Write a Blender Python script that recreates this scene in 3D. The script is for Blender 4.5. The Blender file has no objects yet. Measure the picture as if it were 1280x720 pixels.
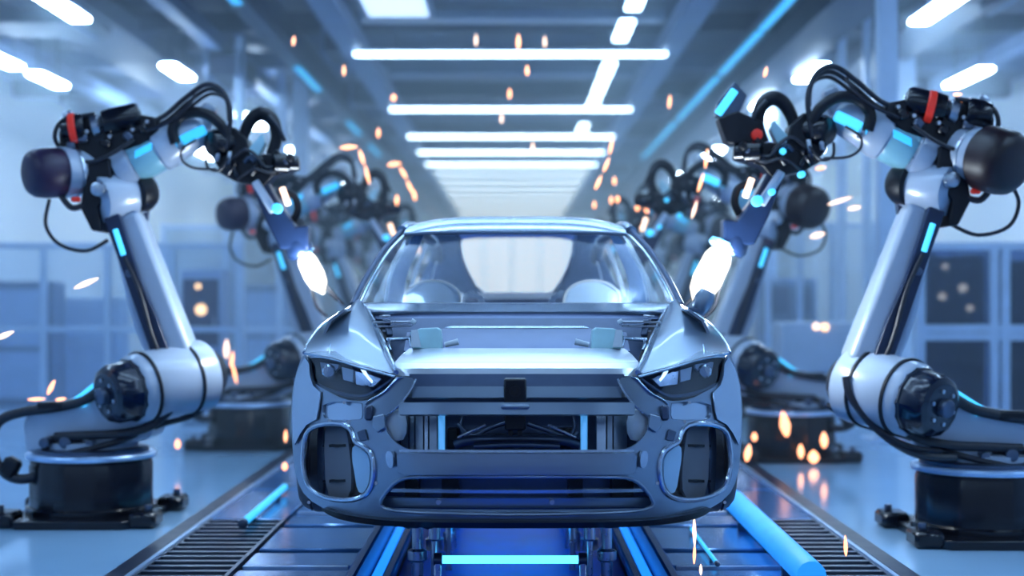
import bpy, math, random
from mathutils import Vector, Matrix
from mathutils.geometry import delaunay_2d_cdt

SC = bpy.context.scene
COL = SC.collection
F, HZ, EYE = 1800.0, 372.0, 1.3        # focal length in px, horizon row, eye height
random.seed(7)

# ------------------------------------------------------------------ materials
MATS = {}
def mat(name, col, metal=0.0, rough=0.4, emit=None, es=0.0, var=0.12, scale=6.0, coat=0.0, bump=0.0, spec=0.5):
    if name in MATS: return MATS[name]
    m = bpy.data.materials.new(name); m.use_nodes = True
    nt = m.node_tree; b = nt.nodes['Principled BSDF']
    b.inputs['Metallic'].default_value = metal
    b.inputs['Coat Weight'].default_value = coat
    b.inputs['Coat Roughness'].default_value = 0.08
    b.inputs['Specular IOR Level'].default_value = spec
    tc = nt.nodes.new('ShaderNodeTexCoord')
    nz = nt.nodes.new('ShaderNodeTexNoise'); nz.inputs['Scale'].default_value = scale; nz.inputs['Detail'].default_value = 3
    nt.links.new(tc.outputs['Object'], nz.inputs['Vector'])
    cr = nt.nodes.new('ShaderNodeValToRGB')
    cr.color_ramp.elements[0].position = 0.3; cr.color_ramp.elements[1].position = 0.7
    cr.color_ramp.elements[0].color = (*[c*(1-var) for c in col], 1)
    cr.color_ramp.elements[1].color = (*[min(1, c*(1+var)) for c in col], 1)
    nt.links.new(nz.outputs['Fac'], cr.inputs['Fac'])
    nt.links.new(cr.outputs['Color'], b.inputs['Base Color'])
    mr = nt.nodes.new('ShaderNodeMapRange')
    mr.inputs['To Min'].default_value = rough*(1-var); mr.inputs['To Max'].default_value = min(1, rough*(1+var))
    nt.links.new(nz.outputs['Fac'], mr.inputs['Value']); nt.links.new(mr.outputs['Result'], b.inputs['Roughness'])
    if bump:
        bp = nt.nodes.new('ShaderNodeBump'); bp.inputs['Strength'].default_value = bump; bp.inputs['Distance'].default_value = 0.01
        nt.links.new(nz.outputs['Fac'], bp.inputs['Height']); nt.links.new(bp.outputs['Normal'], b.inputs['Normal'])
    if emit:
        b.inputs['Emission Color'].default_value = (*emit, 1); b.inputs['Emission Strength'].default_value = es
    MATS[name] = m
    return m

def glass(name, tint=(0.8, 0.9, 1.0), gloss=0.12, rough=0.02, fr=0.5):
    if name in MATS: return MATS[name]
    m = bpy.data.materials.new(name); m.use_nodes = True
    nt = m.node_tree; nt.nodes.clear()
    out = nt.nodes.new('ShaderNodeOutputMaterial'); mx = nt.nodes.new('ShaderNodeMixShader')
    tr = nt.nodes.new('ShaderNodeBsdfTransparent'); tr.inputs['Color'].default_value = (*tint, 1)
    gl = nt.nodes.new('ShaderNodeBsdfGlossy'); gl.inputs['Roughness'].default_value = rough
    lw = nt.nodes.new('ShaderNodeLayerWeight'); lw.inputs['Blend'].default_value = 0.25
    ad = nt.nodes.new('ShaderNodeMath'); ad.operation = 'MULTIPLY_ADD'; ad.inputs[1].default_value = fr; ad.inputs[2].default_value = gloss
    nt.links.new(lw.outputs['Fresnel'], ad.inputs[0]); nt.links.new(ad.outputs[0], mx.inputs[0])
    nt.links.new(tr.outputs[0], mx.inputs[1]); nt.links.new(gl.outputs[0], mx.inputs[2]); nt.links.new(mx.outputs[0], out.inputs[0])
    MATS[name] = m
    return m

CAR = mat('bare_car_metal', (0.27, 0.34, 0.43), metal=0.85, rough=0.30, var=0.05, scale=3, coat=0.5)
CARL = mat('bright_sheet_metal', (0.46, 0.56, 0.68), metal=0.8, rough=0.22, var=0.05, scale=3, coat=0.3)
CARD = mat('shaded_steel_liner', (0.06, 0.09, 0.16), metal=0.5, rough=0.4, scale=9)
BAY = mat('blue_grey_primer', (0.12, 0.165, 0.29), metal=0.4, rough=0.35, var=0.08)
BLK = mat('black_plastic', (0.006, 0.007, 0.012), rough=0.4, spec=.35, var=0.3, scale=12)
BLKG = mat('black_enamel', (0.004, 0.005, 0.010), rough=0.25, var=0.2, scale=4, coat=0.15, spec=.4)
RUB = mat('tyre_rubber', (0.13, 0.135, 0.15), rough=0.6, var=0.2, scale=20, bump=0.3)
CABLE = mat('black_cable_sleeve', (0.014, 0.016, 0.026), rough=0.42, var=0.3, scale=40)
WHT = mat('robot_white_enamel', (0.40, 0.48, 0.60), rough=0.28, var=0.04, coat=0.4)
WHTP = mat('off_white_plastic', (0.66, 0.74, 0.8), rough=0.4, var=0.04)
NAVY = mat('navy_enamel', (0.008, 0.02, 0.06), rough=0.3, var=0.15, coat=0.3)
PURP = mat('dark_purple_cap', (0.018, 0.008, 0.034), rough=0.42, var=0.25, scale=5)
MARN = mat('dark_maroon_cap', (0.012, 0.003, 0.006), rough=0.42, var=0.25, scale=5)
STEEL = mat('brushed_steel', (0.5, 0.55, 0.62), metal=1, rough=0.28, var=0.08, scale=30)
DSTEEL = mat('dark_steel', (0.10, 0.13, 0.19), metal=0.8, rough=0.35, var=0.12, scale=14)
RED = mat('glowing_red_plastic', (0.55, 0.03, 0.02), rough=0.4, emit=(1, 0.05, 0.02), es=0.15)  # faint red glow of its own added to the plastic
CYAN = mat('cyan_led', (0.1, 0.6, 0.8), emit=(0.05, 0.42, 0.78), es=1.4)
CYANS = mat('soft_cyan_led', (0.1, 0.5, 0.7), emit=(0.02, 0.34, 0.70), es=1.1)
BLUET = mat('hidden_blue_light_tube', (0.1, 0.4, 0.8), emit=(0.01, 0.34, 1.0), es=8.0)
BLUED = mat('deep_blue_light_tube', (0.1, 0.4, 0.8), emit=(0.01, 0.22, 0.75), es=.9)
CYANT = mat('cyan_light_tube', (0.1, 0.6, 0.9), emit=(0.08, 0.55, 1.0), es=2.4)
LAMP = mat('white_lamp_diffuser', (0.9, 0.95, 1), emit=(0.46, 0.70, 1.0), es=68.0)
LAMPW = mat('long_tube_diffuser', (0.9, 0.95, 1), emit=(0.46, 0.72, 1.0), es=9.0)
LAMPN = mat('station_tube_diffuser', (0.9, 0.95, 1), emit=(0.42, 0.68, 1.0), es=17)
LAMPF = mat('far_tube_diffuser', (0.9, 0.95, 1), emit=(0.50, 0.76, 1.0), es=3.2)
PANEL = mat('ceiling_light_panel', (0.9, 0.95, 1), emit=(0.50, 0.70, 1.0), es=1.3)
ARC = mat('welding_arc_glow', (1, 1, 1), emit=(1.0, 0.84, 0.60), es=1.9)
ARCB = mat('arc_rim_glow', (0.4, 0.8, 1), emit=(0.08, 0.5, 1.0), es=1.8)
SPK = mat('glowing_spark', (1, 0.6, 0.3), emit=(1.0, 0.38, 0.17), es=2.6)
SPKW = mat('pale_glowing_spark', (1, 0.8, 0.6), emit=(1.0, 0.62, 0.42), es=2.0)
WALLM = mat('pale_wall_paint', (0.80, 0.88, 0.97), rough=0.6, var=0.03, scale=0.6)
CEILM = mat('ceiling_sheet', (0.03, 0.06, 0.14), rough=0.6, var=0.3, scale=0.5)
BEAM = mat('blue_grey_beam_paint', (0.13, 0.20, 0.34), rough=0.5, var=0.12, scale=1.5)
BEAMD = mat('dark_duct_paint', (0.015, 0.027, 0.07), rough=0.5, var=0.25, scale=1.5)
COLM = mat('pale_column_paint', (0.45, 0.60, 0.82), rough=0.45, var=0.06)
PANE = glass('partition_glass', (0.86, 0.93, 1.0), 0.10)
PANED = glass('dark_interior_glass', (0.30, 0.40, 0.58), 0.06)  # tint put in to stand for the dark cabin interior
WSG = glass('windscreen_glass', (0.95, 0.98, 1.0), 0.012, 0.06, 0.12)
LENS = glass('headlamp_lens', (0.8, 0.88, 1.0), 0.12)
FLOORM = mat('epoxy_floor', (0.36, 0.62, 0.90), rough=0.15, var=0.06, scale=0.8, coat=0.5)
PLATE = mat('blue_steel_floor_plate', (0.07, 0.20, 0.46), metal=0.4, rough=0.2, var=0.25, scale=2.0)
PITM = mat('dark_pit_lining', (0.010, 0.022, 0.06), rough=0.5, var=0.3)
STRIP = mat('black_floor_strip', (0.006, 0.012, 0.035), rough=0.35, var=0.2)
EDGEM = mat('pale_floor_edging', (0.45, 0.62, 0.85), metal=0.5, rough=0.3)
SCREEN = mat('cabinet_front_dark', (0.03, 0.05, 0.11), rough=0.25, var=0.4, scale=3)
WARM = mat('warm_indicator', (1, 0.6, 0.3), emit=(1, 0.55, 0.25), es=3.0)
CABW = mat('pale_cabinet_paint', (0.38, 0.52, 0.74), rough=0.4, var=0.06)

# ------------------------------------------------------------------ geometry helpers
def catmull(pts, n=6, closed=False):
    P = [Vector(p) for p in pts]
    if len(P) < 3: return P
    out = []
    m = len(P) if closed else len(P)-1
    for i in range(m):
        if closed: a, b, c, d = P[i-1], P[i], P[(i+1) % len(P)], P[(i+2) % len(P)]
        else: a, b, c, d = P[max(i-1, 0)], P[i], P[i+1], P[min(i+2, len(P)-1)]
        for k in range(n):
            t = k/n
            out.append(0.5*((2*b)+(c-a)*t+(2*a-5*b+4*c-d)*t*t+(3*b-a-3*c+d)*t**3))
    if not closed: out.append(P[-1])
    return out

class MB:
    """collects shapes, builds one mesh object"""
    def __init__(s): s.v = []; s.f = []
    def add(s, vs, fs):
        o = len(s.v); s.v += [tuple(v) for v in vs]; s.f += [tuple(i+o for i in f) for f in fs]
        return s
    def box(s, c, size, rot=None, ch=0.0):
        c = Vector(c); hx, hy, hz = [k/2 for k in size]
        ch = min(ch, hx*.9, hy*.9, hz*.9)
        R = rot if rot is not None else Matrix.Identity(3)
        if ch <= 0:
            vs = [(x, y, z) for x in (-hx, hx) for y in (-hy, hy) for z in (-hz, hz)]
            fs = [(0,1,3,2),(4,6,7,5),(0,4,5,1),(2,3,7,6),(0,2,6,4),(1,5,7,3)]
        else:                       # chamfered box: three vertices per corner
            vs = []; idx = {}
            for x in (-1, 1):
                for y in (-1, 1):
                    for z in (-1, 1):
                        idx[x,y,z] = len(vs)
                        vs += [(x*hx, y*(hy-ch), z*(hz-ch)), (x*(hx-ch), y*hy, z*(hz-ch)), (x*(hx-ch), y*(hy-ch), z*hz)]
            fs = []
            I = lambda x,y,z,k: idx[x,y,z]+k
            for q in (-1, 1):
                fs.append([I(q,-1,-1,0),I(q,1,-1,0),I(q,1,1,0),I(q,-1,1,0)][::q])
                fs.append([I(-1,q,-1,1),I(1,q,-1,1),I(1,q,1,1),I(-1,q,1,1)][::-q])
                fs.append([I(-1,-1,q,2),I(1,-1,q,2),I(1,1,q,2),I(-1,1,q,2)][::q])
            for a in (-1, 1):
                for b in (-1, 1):
                    fs.append([I(a,b,-1,0),I(a,b,1,0),I(a,b,1,1),I(a,b,-1,1)][::-a*b])
                    fs.append([I(a,-1,b,0),I(a,1,b,0),I(a,1,b,2),I(a,-1,b,2)][::a*b])
                    fs.append([I(-1,a,b,1),I(1,a,b,1),I(1,a,b,2),I(-1,a,b,2)][::-a*b])
                    for c2 in (-1, 1):
                        fs.append([I(a,b,c2,0),I(a,b,c2,1),I(a,b,c2,2)][::a*b*c2])
        return s.add([c + R @ Vector(v) for v in vs], fs)
    def beam(s, p0, p1, w, h, ch=0.0, up=(0,0,1)):
        p0, p1 = Vector(p0), Vector(p1); d = p1-p0; L = d.length; x = d.normalized()
        u = Vector(up); y = u.cross(x)
        if y.length < 1e-4: y = Vector((0,1,0)).cross(x)
        y.normalize(); z = x.cross(y)
        R = Matrix((x, y, z)).transposed()
        return s.box((p0+p1)/2, (L, w, h), R, ch)
    def tube(s, pts, r, n=10, smooth=5, closed=False, cap=True):
        P = catmull(pts, smooth, closed) if smooth and len(pts) > 2 else [Vector(p) for p in pts]
        m = len(P)
        if callable(r): rr = [r(i/(m-1)) for i in range(m)]
        elif isinstance(r, (list, tuple)):
            rr = []
            for i in range(m):
                t = i/(m-1)*(len(r)-1); k = min(int(t), len(r)-2); rr.append(r[k]+(r[k+1]-r[k])*(t-k))
        else: rr = [r]*m
        T = []
        for i in range(m):
            a = P[(i-1) % m] if (closed or i > 0) else P[i]
            b = P[(i+1) % m] if (closed or i < m-1) else P[i]
            d = (b-a); T.append(d.normalized() if d.length > 1e-9 else Vector((0,0,1)))
        up = Vector((0,0,1)) if abs(T[0].z) < .9 else Vector((0,1,0))
        N = T[0].cross(up).normalized(); vs = []
        for i in range(m):
            N = (N - T[i]*N.dot(T[i])).normalized(); B = T[i].cross(N)
            for k in range(n):
                a = 2*math.pi*k/n
                vs.append(P[i] + (N*math.cos(a)+B*math.sin(a))*rr[i])
        fs = []
        for i in range(m if closed else m-1):
            j = (i+1) % m
            for k in range(n):
                k2 = (k+1) % n
                fs.append((i*n+k, i*n+k2, j*n+k2, j*n+k))
        if cap and not closed:
            fs.append(tuple(range(n))[::-1]); fs.append(tuple((m-1)*n+k for k in range(n)))
        return s.add(vs, fs)
    def lathe(s, p0, p1, prof, n=28, rib=0.0, nrib=12):
        """prof: (t along p0->p1 in metres, radius)"""
        p0, p1 = Vector(p0), Vector(p1); T = (p1-p0).normalized()
        up = Vector((0,0,1)) if abs(T.z) < .9 else Vector((0,1,0))
        N = T.cross(up).normalized(); B = T.cross(N); vs = []; m = len(prof)
        for (t, r) in prof:
            for k in range(n):
                a = 2*math.pi*k/n
                q = r*(1+(rib*math.cos(nrib*a) if rib else 0))
                vs.append(p0 + T*t + (N*math.cos(a)+B*math.sin(a))*max(q, 1e-4))
        fs = []
        for i in range(m-1):
            for k in range(n):
                k2 = (k+1) % n
                fs.append((i*n+k, (i+1)*n+k, (i+1)*n+k2, i*n+k2))
        fs.append(tuple(range(n))); fs.append(tuple((m-1)*n+k for k in range(n))[::-1])
        return s.add(vs, fs)
    def cyl(s, p0, p1, r, r2=None, n=24, b=0.0):
        L = (Vector(p1)-Vector(p0)).length; r2 = r if r2 is None else r2
        b = min(b, L*.4, r*.5)
        pr = [(0, r), (L, r2)] if b <= 0 else [(0, r-b), (b*.3, r-b*.3), (b, r), (L-b, r2), (L-b*.3, r2-b*.3), (L, r2-b)]
        return s.lathe(p0, p1, pr, n)
    def grid(s, rows):
        n = len(rows[0]); vs = [p for r in rows for p in r]
        return s.add(vs, [(i*n+k, i*n+k+1, (i+1)*n+k+1, (i+1)*n+k) for i in range(len(rows)-1) for k in range(n-1)])
    def prism(s, a, b):
        """solid between two matching closed loops of points"""
        n = len(a)
        s.add(list(a)+list(b), [tuple(range(n)), tuple(range(n, 2*n))[::-1]] + [(k, k+n, (k+1) % n+n, (k+1) % n) for k in range(n)])
        return s
    def build(s, name, m, root=None, bevel=0.0, solid=0.0, angle=38, off=0.0, subsurf=0):
        o0 = Vector(root['org']) if root is not None and 'org' in root.keys() else Vector((0,0,0))
        me = bpy.data.meshes.new(name)
        if root is None:
            xs = [v[0] for v in s.v]; ys = [v[1] for v in s.v]; zs = [v[2] for v in s.v]
            o0 = Vector(((min(xs)+max(xs))/2, (min(ys)+max(ys))/2, min(zs)))
        me.from_pydata([tuple(Vector(v)-o0) for v in s.v], [], s.f); me.validate()
        import bmesh
        bm = bmesh.new(); bm.from_mesh(me); bmesh.ops.recalc_face_normals(bm, faces=bm.faces); bm.to_mesh(me); bm.free()
        me.polygons.foreach_set('use_smooth', [True]*len(me.polygons))
        me.set_sharp_from_angle(angle=math.radians(angle))
        me.materials.append(m)
        o = bpy.data.objects.new(name, me); COL.objects.link(o)
        if root is not None: o.parent = root; o['org'] = list(o0)
        else: o.location = o0; o['org'] = list(o0)
        if solid:
            md = o.modifiers.new('thickness', 'SOLIDIFY'); md.thickness = solid; md.offset = off
            if not bevel:
                es_ = o.modifiers.new('crisp_rim', 'EDGE_SPLIT'); es_.split_angle = math.radians(angle)
        if bevel:
            md = o.modifiers.new('edges', 'BEVEL'); md.width = bevel; md.segments = 2; md.limit_method = 'ANGLE'; md.angle_limit = math.radians(40); md.harden_normals = True
        return o

def tag(o, label=None, cat=None, group=None, kind=None):
    if label: o['label'] = label
    if cat: o['category'] = cat
    if group: o['group'] = group
    if kind: o['kind'] = kind
    return o
def empty(name, loc, label, cat, group=None):
    o = bpy.data.objects.new(name, None); COL.objects.link(o); o.location = loc; o['org'] = list(loc)
    o.empty_display_size = 0.2
    return tag(o, label, cat, group)
def at(px, py, Y): return Vector(((px-640)/F*Y, Y, EYE-(py-HZ)/F*Y))
def structure(mb, name, m, **k): return tag(mb.build(name, m, **k), kind='structure')

# ------------------------------------------------------------------ camera, world
cam = bpy.data.cameras.new('camera'); co = bpy.data.objects.new('camera', cam); COL.objects.link(co)
co.location = (0, 0, EYE); co.rotation_euler = (math.radians(90), 0, 0)
cam.sensor_width = 36; cam.lens = 36*F/1280; cam.shift_y = (HZ-360)/1280
cam.dof.use_dof = True; cam.dof.focus_distance = 6.2; cam.dof.aperture_fstop = 1.0
cam.clip_end = 200
SC.camera = co
w = bpy.data.worlds.new('hall_fill'); SC.world = w; w.use_nodes = True  # uniform blue fill added for the open hall behind the camera
w.node_tree.nodes['Background'].inputs[0].default_value = (0.26, 0.42, 0.76, 1)
w.node_tree.nodes['Background'].inputs[1].default_value = 0.5
vs_ = SC.view_settings; vs_.view_transform = 'Standard'; vs_.look = 'None'; vs_.exposure = 0.28; vs_.gamma = 1.0; vs_.use_curve_mapping = False
SC.cycles.max_bounces = 7; SC.cycles.transparent_max_bounces = 16; SC.cycles.volume_bounces = 0
SC.cycles.sample_clamp_indirect = 6; SC.cycles.use_denoising = True; SC.cycles.caustics_reflective = False; SC.cycles.caustics_refractive = False

# ------------------------------------------------------------------ the setting
YN, YF, XW, ZC = -4.0, 62.0, 9.0, 5.2
HAZE = 0.040
SX = 1.86                                # floor strip
structure(MB().box((-(XW+SX)/2, (YN+YF)/2, -.05), (XW-SX, YF-YN, .1)), 'floor_left', FLOORM)
structure(MB().box(((XW+SX)/2, (YN+YF)/2, -.05), (XW-SX, YF-YN, .1)), 'floor_right', FLOORM)
for nm, s in (('trim_1', -1), ('trim_2', 1)):
    structure(MB().box((s*(SX-.02), (YN+YF)/2, -.03), (.09, YF-YN, .09)), nm, STRIP)
for nm, s in (('trim_3', -1), ('trim_4', 1)):
    structure(MB().box((s*(SX-.078), (YN+YF)/2, -.02), (.024, YF-YN, .066)), nm, EDGEM)
structure(MB().box((0, (YN+YF)/2, -.32), (2*SX, YF-YN, .1)), 'floor_pit', PITM)
structure(MB().box((-XW-.1, (YN+YF)/2, ZC/2), (.2, YF-YN, ZC)), 'wall_left', WALLM)
structure(MB().box((XW+.1, (YN+YF)/2, ZC/2), (.2, YF-YN, ZC)), 'wall_right', WALLM)
m = MB()
m.box((-6.6, YF+.1, ZC/2), (4.8, .2, ZC)); m.box((6.6, YF+.1, ZC/2), (4.8, .2, ZC))
m.box((0, YF+.1, .35), (8.4, .2, .7)); m.box((0, YF+.1, 4.7), (8.4, .2, 1.0))
structure(m, 'wall_far', WALLM)
m = MB()
m.box((0, YF+.1, 2.45), (8.4, .05, 3.5))
structure(m, 'far_glow_sheet', mat('far_end_glow', (0.9, 0.95, 1), emit=(0.50, 0.74, 1.0), es=3.6, var=0.02))  # glowing sheet added for the bright far end, shaped as a window
m = MB()
for k in range(-3, 4): m.box((k*1.2, YF-.02, 2.45), (.07, .1, 3.5))
structure(m, 'far_glow_bars', COLM)  # bars added across the glowing sheet
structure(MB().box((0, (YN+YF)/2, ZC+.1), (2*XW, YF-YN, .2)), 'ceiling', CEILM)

# roof steel: cross beams and long beams
n = 0
def beam(c, size, mm=BEAM):
    global n; n += 1
    structure(MB().box(c, size, ch=.01), 'ceiling_beam_%d' % n, mm)
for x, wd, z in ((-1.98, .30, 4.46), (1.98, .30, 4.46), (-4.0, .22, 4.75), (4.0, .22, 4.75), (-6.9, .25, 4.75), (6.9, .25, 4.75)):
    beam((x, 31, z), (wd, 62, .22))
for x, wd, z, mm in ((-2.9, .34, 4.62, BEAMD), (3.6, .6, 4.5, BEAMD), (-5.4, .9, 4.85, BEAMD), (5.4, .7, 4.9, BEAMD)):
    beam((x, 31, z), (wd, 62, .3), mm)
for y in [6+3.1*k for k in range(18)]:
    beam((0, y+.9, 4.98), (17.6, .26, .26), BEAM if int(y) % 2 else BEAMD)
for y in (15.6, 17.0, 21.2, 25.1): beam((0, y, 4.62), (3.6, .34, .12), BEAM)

# suspended lamps
lampn = 0
def ceiling_lamp(c, length, axis, wd, label, group, dm, parts=True):
    x, y, z = c
    r = empty('ceiling_lamp', (x, y, z), label, 'ceiling lamp', group)
    sx, sy = (length, wd) if axis == 'x' else (wd, length)
    MB().box((x, y, z), (sx, sy, .05), ch=.015).build('diffuser', dm, r)
    if parts:
        MB().box((x, y, z+.05), (sx*.98 if axis == 'x' else sx*1.05, sy*1.05 if axis == 'x' else sy*.98, .05), ch=.01).build('lamp_housing', BEAM, r)
        for k in (-1, 1):
            px = x + (k*length*.36 if axis == 'x' else 0); py = y + (k*length*.36 if axis == 'y' else 0)
            MB().cyl((px, py, z+.07), (px, py, ZC), .012, n=6).build('hanger_rod', DSTEEL, r)
    return r
tubeY = [17.76, 22.98, 26.87, 29.8, 32.5]
names5 = ['long white tube lamp crossing the aisle, first one seen under the dark roof', 'long white tube lamp crossing the aisle, second from the dark roof',
          'long white tube lamp crossing the aisle, third from the dark roof', 'long hazy tube lamp crossing the aisle, fourth from the dark roof',
          'long hazy tube lamp crossing the aisle, fifth from the dark roof']
for y, lb in zip(tubeY, names5):
    ceiling_lamp((-.02, y, 4.3), 3.86, 'x', .13, lb, 'long tube lamps across the aisle', LAMPW)
for k in range(12):
    ceiling_lamp((-.02, 34.6+2.2*k, 4.3), 3.7, 'x', .32, 'hazy long tube lamp in the bright far rows above the aisle', 'far tube lamps merging into the glow', LAMPF, parts=k < 4)
for y in (-1.5, 3.5, 6.5, 7.7, 8.9, 10.1, 13.0):        # unseen rows overhead, packed closer above the car to brighten its sheet metal
    ceiling_lamp((-.02, y, 4.3), 3.86, 'x', .16, 'unseen long white tube lamp over the car, above the picture edge', 'unseen tube lamps over the car', LAMPN)
# side lamps (read off the photograph at lamp height)
side = [(222, 90, 1.9, 'oblong white lamp directly over the hose arch of the purple-capped near robot'),
        (60, 100, 2.0, 'oblong white lamp high above the purple motor cap'),
        (5, 77, 1.6, 'oblong white lamp cut by the picture edge near the pale wall'),
        (78, 10, 2.2, 'oblong white lamp under the dark duct at the upper corner'),
        (1210, 97, 2.6, 'oblong white lamp above the maroon motor cap'),
        (1172, 12, 2.4, 'oblong white lamp beside the tall pale column, near the top edge'),
        (1014, 91, 2.2, 'oblong white lamp above the black hose arch'),
        (1138, 131, 2.4, 'oblong white lamp just above the red motor of the near robot'),
        (955, 128, 2.0, 'faint oblong lamp behind the raised camera tool')]
for px, py, L, lb in side:
    Y = F*3.0/(HZ-py); X = (px-640)/F*Y
    ceiling_lamp((X, Y, 4.3), L*.58, 'y', .22, lb, 'oblong lamps over the side bays', LAMP)
for k, (s, X) in enumerate([(-1, 4.45), (1, 4.2), (-1, 6.4), (1, 6.2)]):
    for y in (24.5, 30, 36, 42):
        ceiling_lamp((s*X, y, 4.3), 1.8, 'y', .22, 'small distant lamp in the hazy rows over the %s' % ('purple-capped robots' if s < 0 else 'maroon-capped robots'),
                     'distant lamps over the %s robots' % ('purple-capped' if s < 0 else 'maroon-capped'), LAMP, parts=False)
    for y in (-1, 5.5, 10.5):
        ceiling_lamp((s*X, y, 4.3), 2.2, 'y', .26, 'lamp over the side bay, above the picture edge', 'side bay lamps above the frame', LAMPN, parts=False)
# bead row of square panels
for k, y in enumerate([14.4, 16.2, 19.0, 20.6, 22.3, 25.6]):
    ceiling_lamp((.405*3.0+.04, y, 4.3), 1.15 if k < 2 else 1.25, 'y', .17, ['bright panel lamp in the bead row, touching the top edge', 'bright panel lamp in the bead row, second from the top edge',
        'bright panel lamp in the bead row, third from the top edge', 'bright panel lamp in the bead row, fourth from the top edge',
        'bright panel lamp in the bead row, fifth from the top edge', 'last small panel lamp of the bead row'][k], 'bead row of panel lamps', LAMPW)
# big square panel at the top
r = empty('ceiling_light_panel', at(497, 22, 15.6), 'large glowing rectangular light panel set in the roof over the windscreen', 'light panel')
Y0 = 14.4; MB().box((-1.28, 15.2, 4.50), (.68, 2.2, .05), ch=.01).build('diffuser', PANEL, r)
m = MB(); [m.box((-1.28+k*.37, 15.2, 4.52), (.05, 2.3, .08)) for k in (-1, 1)]; [m.box((-1.28, 15.2+k*1.14, 4.52), (.79, .05, .08)) for k in (-1, 1)]
m.build('panel_frame', BEAM, r)
# blue strips running along the roof
def led_rail(X, z, segs, label):
    r = empty('light_strip', (X, segs[0][0], z), label, 'light strip', 'blue light strips along the roof')
    MB().box((X, (segs[0][0]+segs[-1][1])/2, z+.07), (.2, segs[-1][1]-segs[0][0], .07), ch=.01).build('strip_channel', BEAMD, r)
    for a, b in segs: MB().box((X, (a+b)/2, z+.02), (.10, b-a, .03), ch=.005).build('light_segment', CYANS, r)
led_rail(2.82, 4.3, [(13.5, 16.2), (16.4, 19.4), (19.8, 24.4), (24.9, 31)], 'blue light strip running along the roof above the maroon-capped robots')
led_rail(-2.82, 4.3, [(13.5, 14.8), (18.9, 21.0), (24.8, 26.6), (28.6, 30.6)], 'broken blue light strip running along the roof above the purple-capped robots')

# ducts and hanging boxes on the dark parts of the roof
for x, y, sx, sy, z, lb in ((-6.2, 17.5, 2.4, 1.0, 4.7, 'dark roof duct at the upper corner over the purple motor cap'), (-3.9, 20, .5, 1.2, 4.45, 'dark hanging box left of the oblong lamp over the hose arch'),
                        (-2.3, 19.5, .5, .8, 4.72, 'dark hanging box beside the broken blue strip'), (-2.40, 23.6, .5, .6, 4.6, 'small dark hanging box below the broken blue strip'),
                        (6.4, 16.4, 1.8, 1.2, 4.8, 'dark roof duct over the maroon motor cap'), (6.2, 24, 2.2, 1.2, 4.7, 'distant dark roof duct behind the red motor')):
    r = empty('ventilation_duct', (x, y, z), lb, 'duct')
    MB().box((x, y, z), (sx, sy, .3), ch=.03).build('duct_body', BEAMD, r)
    for k in (-1, 1):
        MB().box((x+k*sx*.42, y, z), (.05, sy*1.06, .36), ch=.01).build('duct_flange', BEAM, r)
        MB().cyl((x+k*sx*.42, y, z+.1), (x+k*sx*.42, y, ZC), .015, n=6).build('hanger_rod', DSTEEL, r)

# columns
k = 0
for px, Y, wd, in ((1108, 13.2, .17), (1052, 17.5, .10), (1084, 17.5, .10), (376, 24, .26), (352, 24, .16), (962, 24, .22), (300, 19.5, .12), (1128, 21, .3)):
    k += 1; X = (px-640)/F*Y
    m = MB().box((X, Y, ZC/2), (wd, wd, ZC), ch=.01); m.box((X, Y, .01), (wd*2.2, wd*2.2, .02)).box((X, Y, ZC-.1), (wd*2, wd*2, .05))
    structure(m, 'column_%d' % k, COLM)

# glass partitions (frames with panes)
def partition(px0, px1, Y, ztop, posts, rails, label, pane=PANE, fm=COLM, wd=.07, zb=0.0):
    x0, x1 = (px0-640)/F*Y, (px1-640)/F*Y
    r = empty('glass_partition', ((x0+x1)/2, Y, 0), label, 'glass partition', 'glass partitions of the side bays')
    xs = [(p-640)/F*Y for p in posts]
    for x in xs: MB().box((x, Y, ztop/2), (wd, wd, ztop), ch=.008).build('post', fm, r)
    for z in rails: MB().box(((x0+x1)/2, Y, z), (x1-x0, wd*.8, wd*.9), ch=.008).build('rail', fm, r)
    for a, b in zip(xs[:-1], xs[1:]):
        for c, d in zip(rails[:-1], rails[1:]):
            MB().box(((a+b)/2, Y, (c+d)/2), (b-a-wd, .012, d-c-wd*.9)).build('pane', pane, r)
    return r
partition(-40, 300, 15, 1.86, (-40, 55, 135, 215, 300), (.08, .97, 1.84), 'pale-framed glass partition behind the purple-capped near robot')
partition(205, 425, 20.5, 2.35, (205, 283, 350, 425), (.08, .85, 2.3), 'hazy glass partition beyond the second purple-capped robot')
partition(960, 1092, 19, 2.3, (960, 1000, 1040, 1092), (.08, .9, 2.25), 'hazy glass partition between the pale columns and the maroon-capped robots')
partition(1148, 1400, 14, 1.82, (1150, 1242, 1256, 1330, 1400), (.06, .92, 1.00, 1.80), 'pale-framed window partition with dark panes behind the near maroon-capped robot', pane=PANED, wd=.085)

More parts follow.
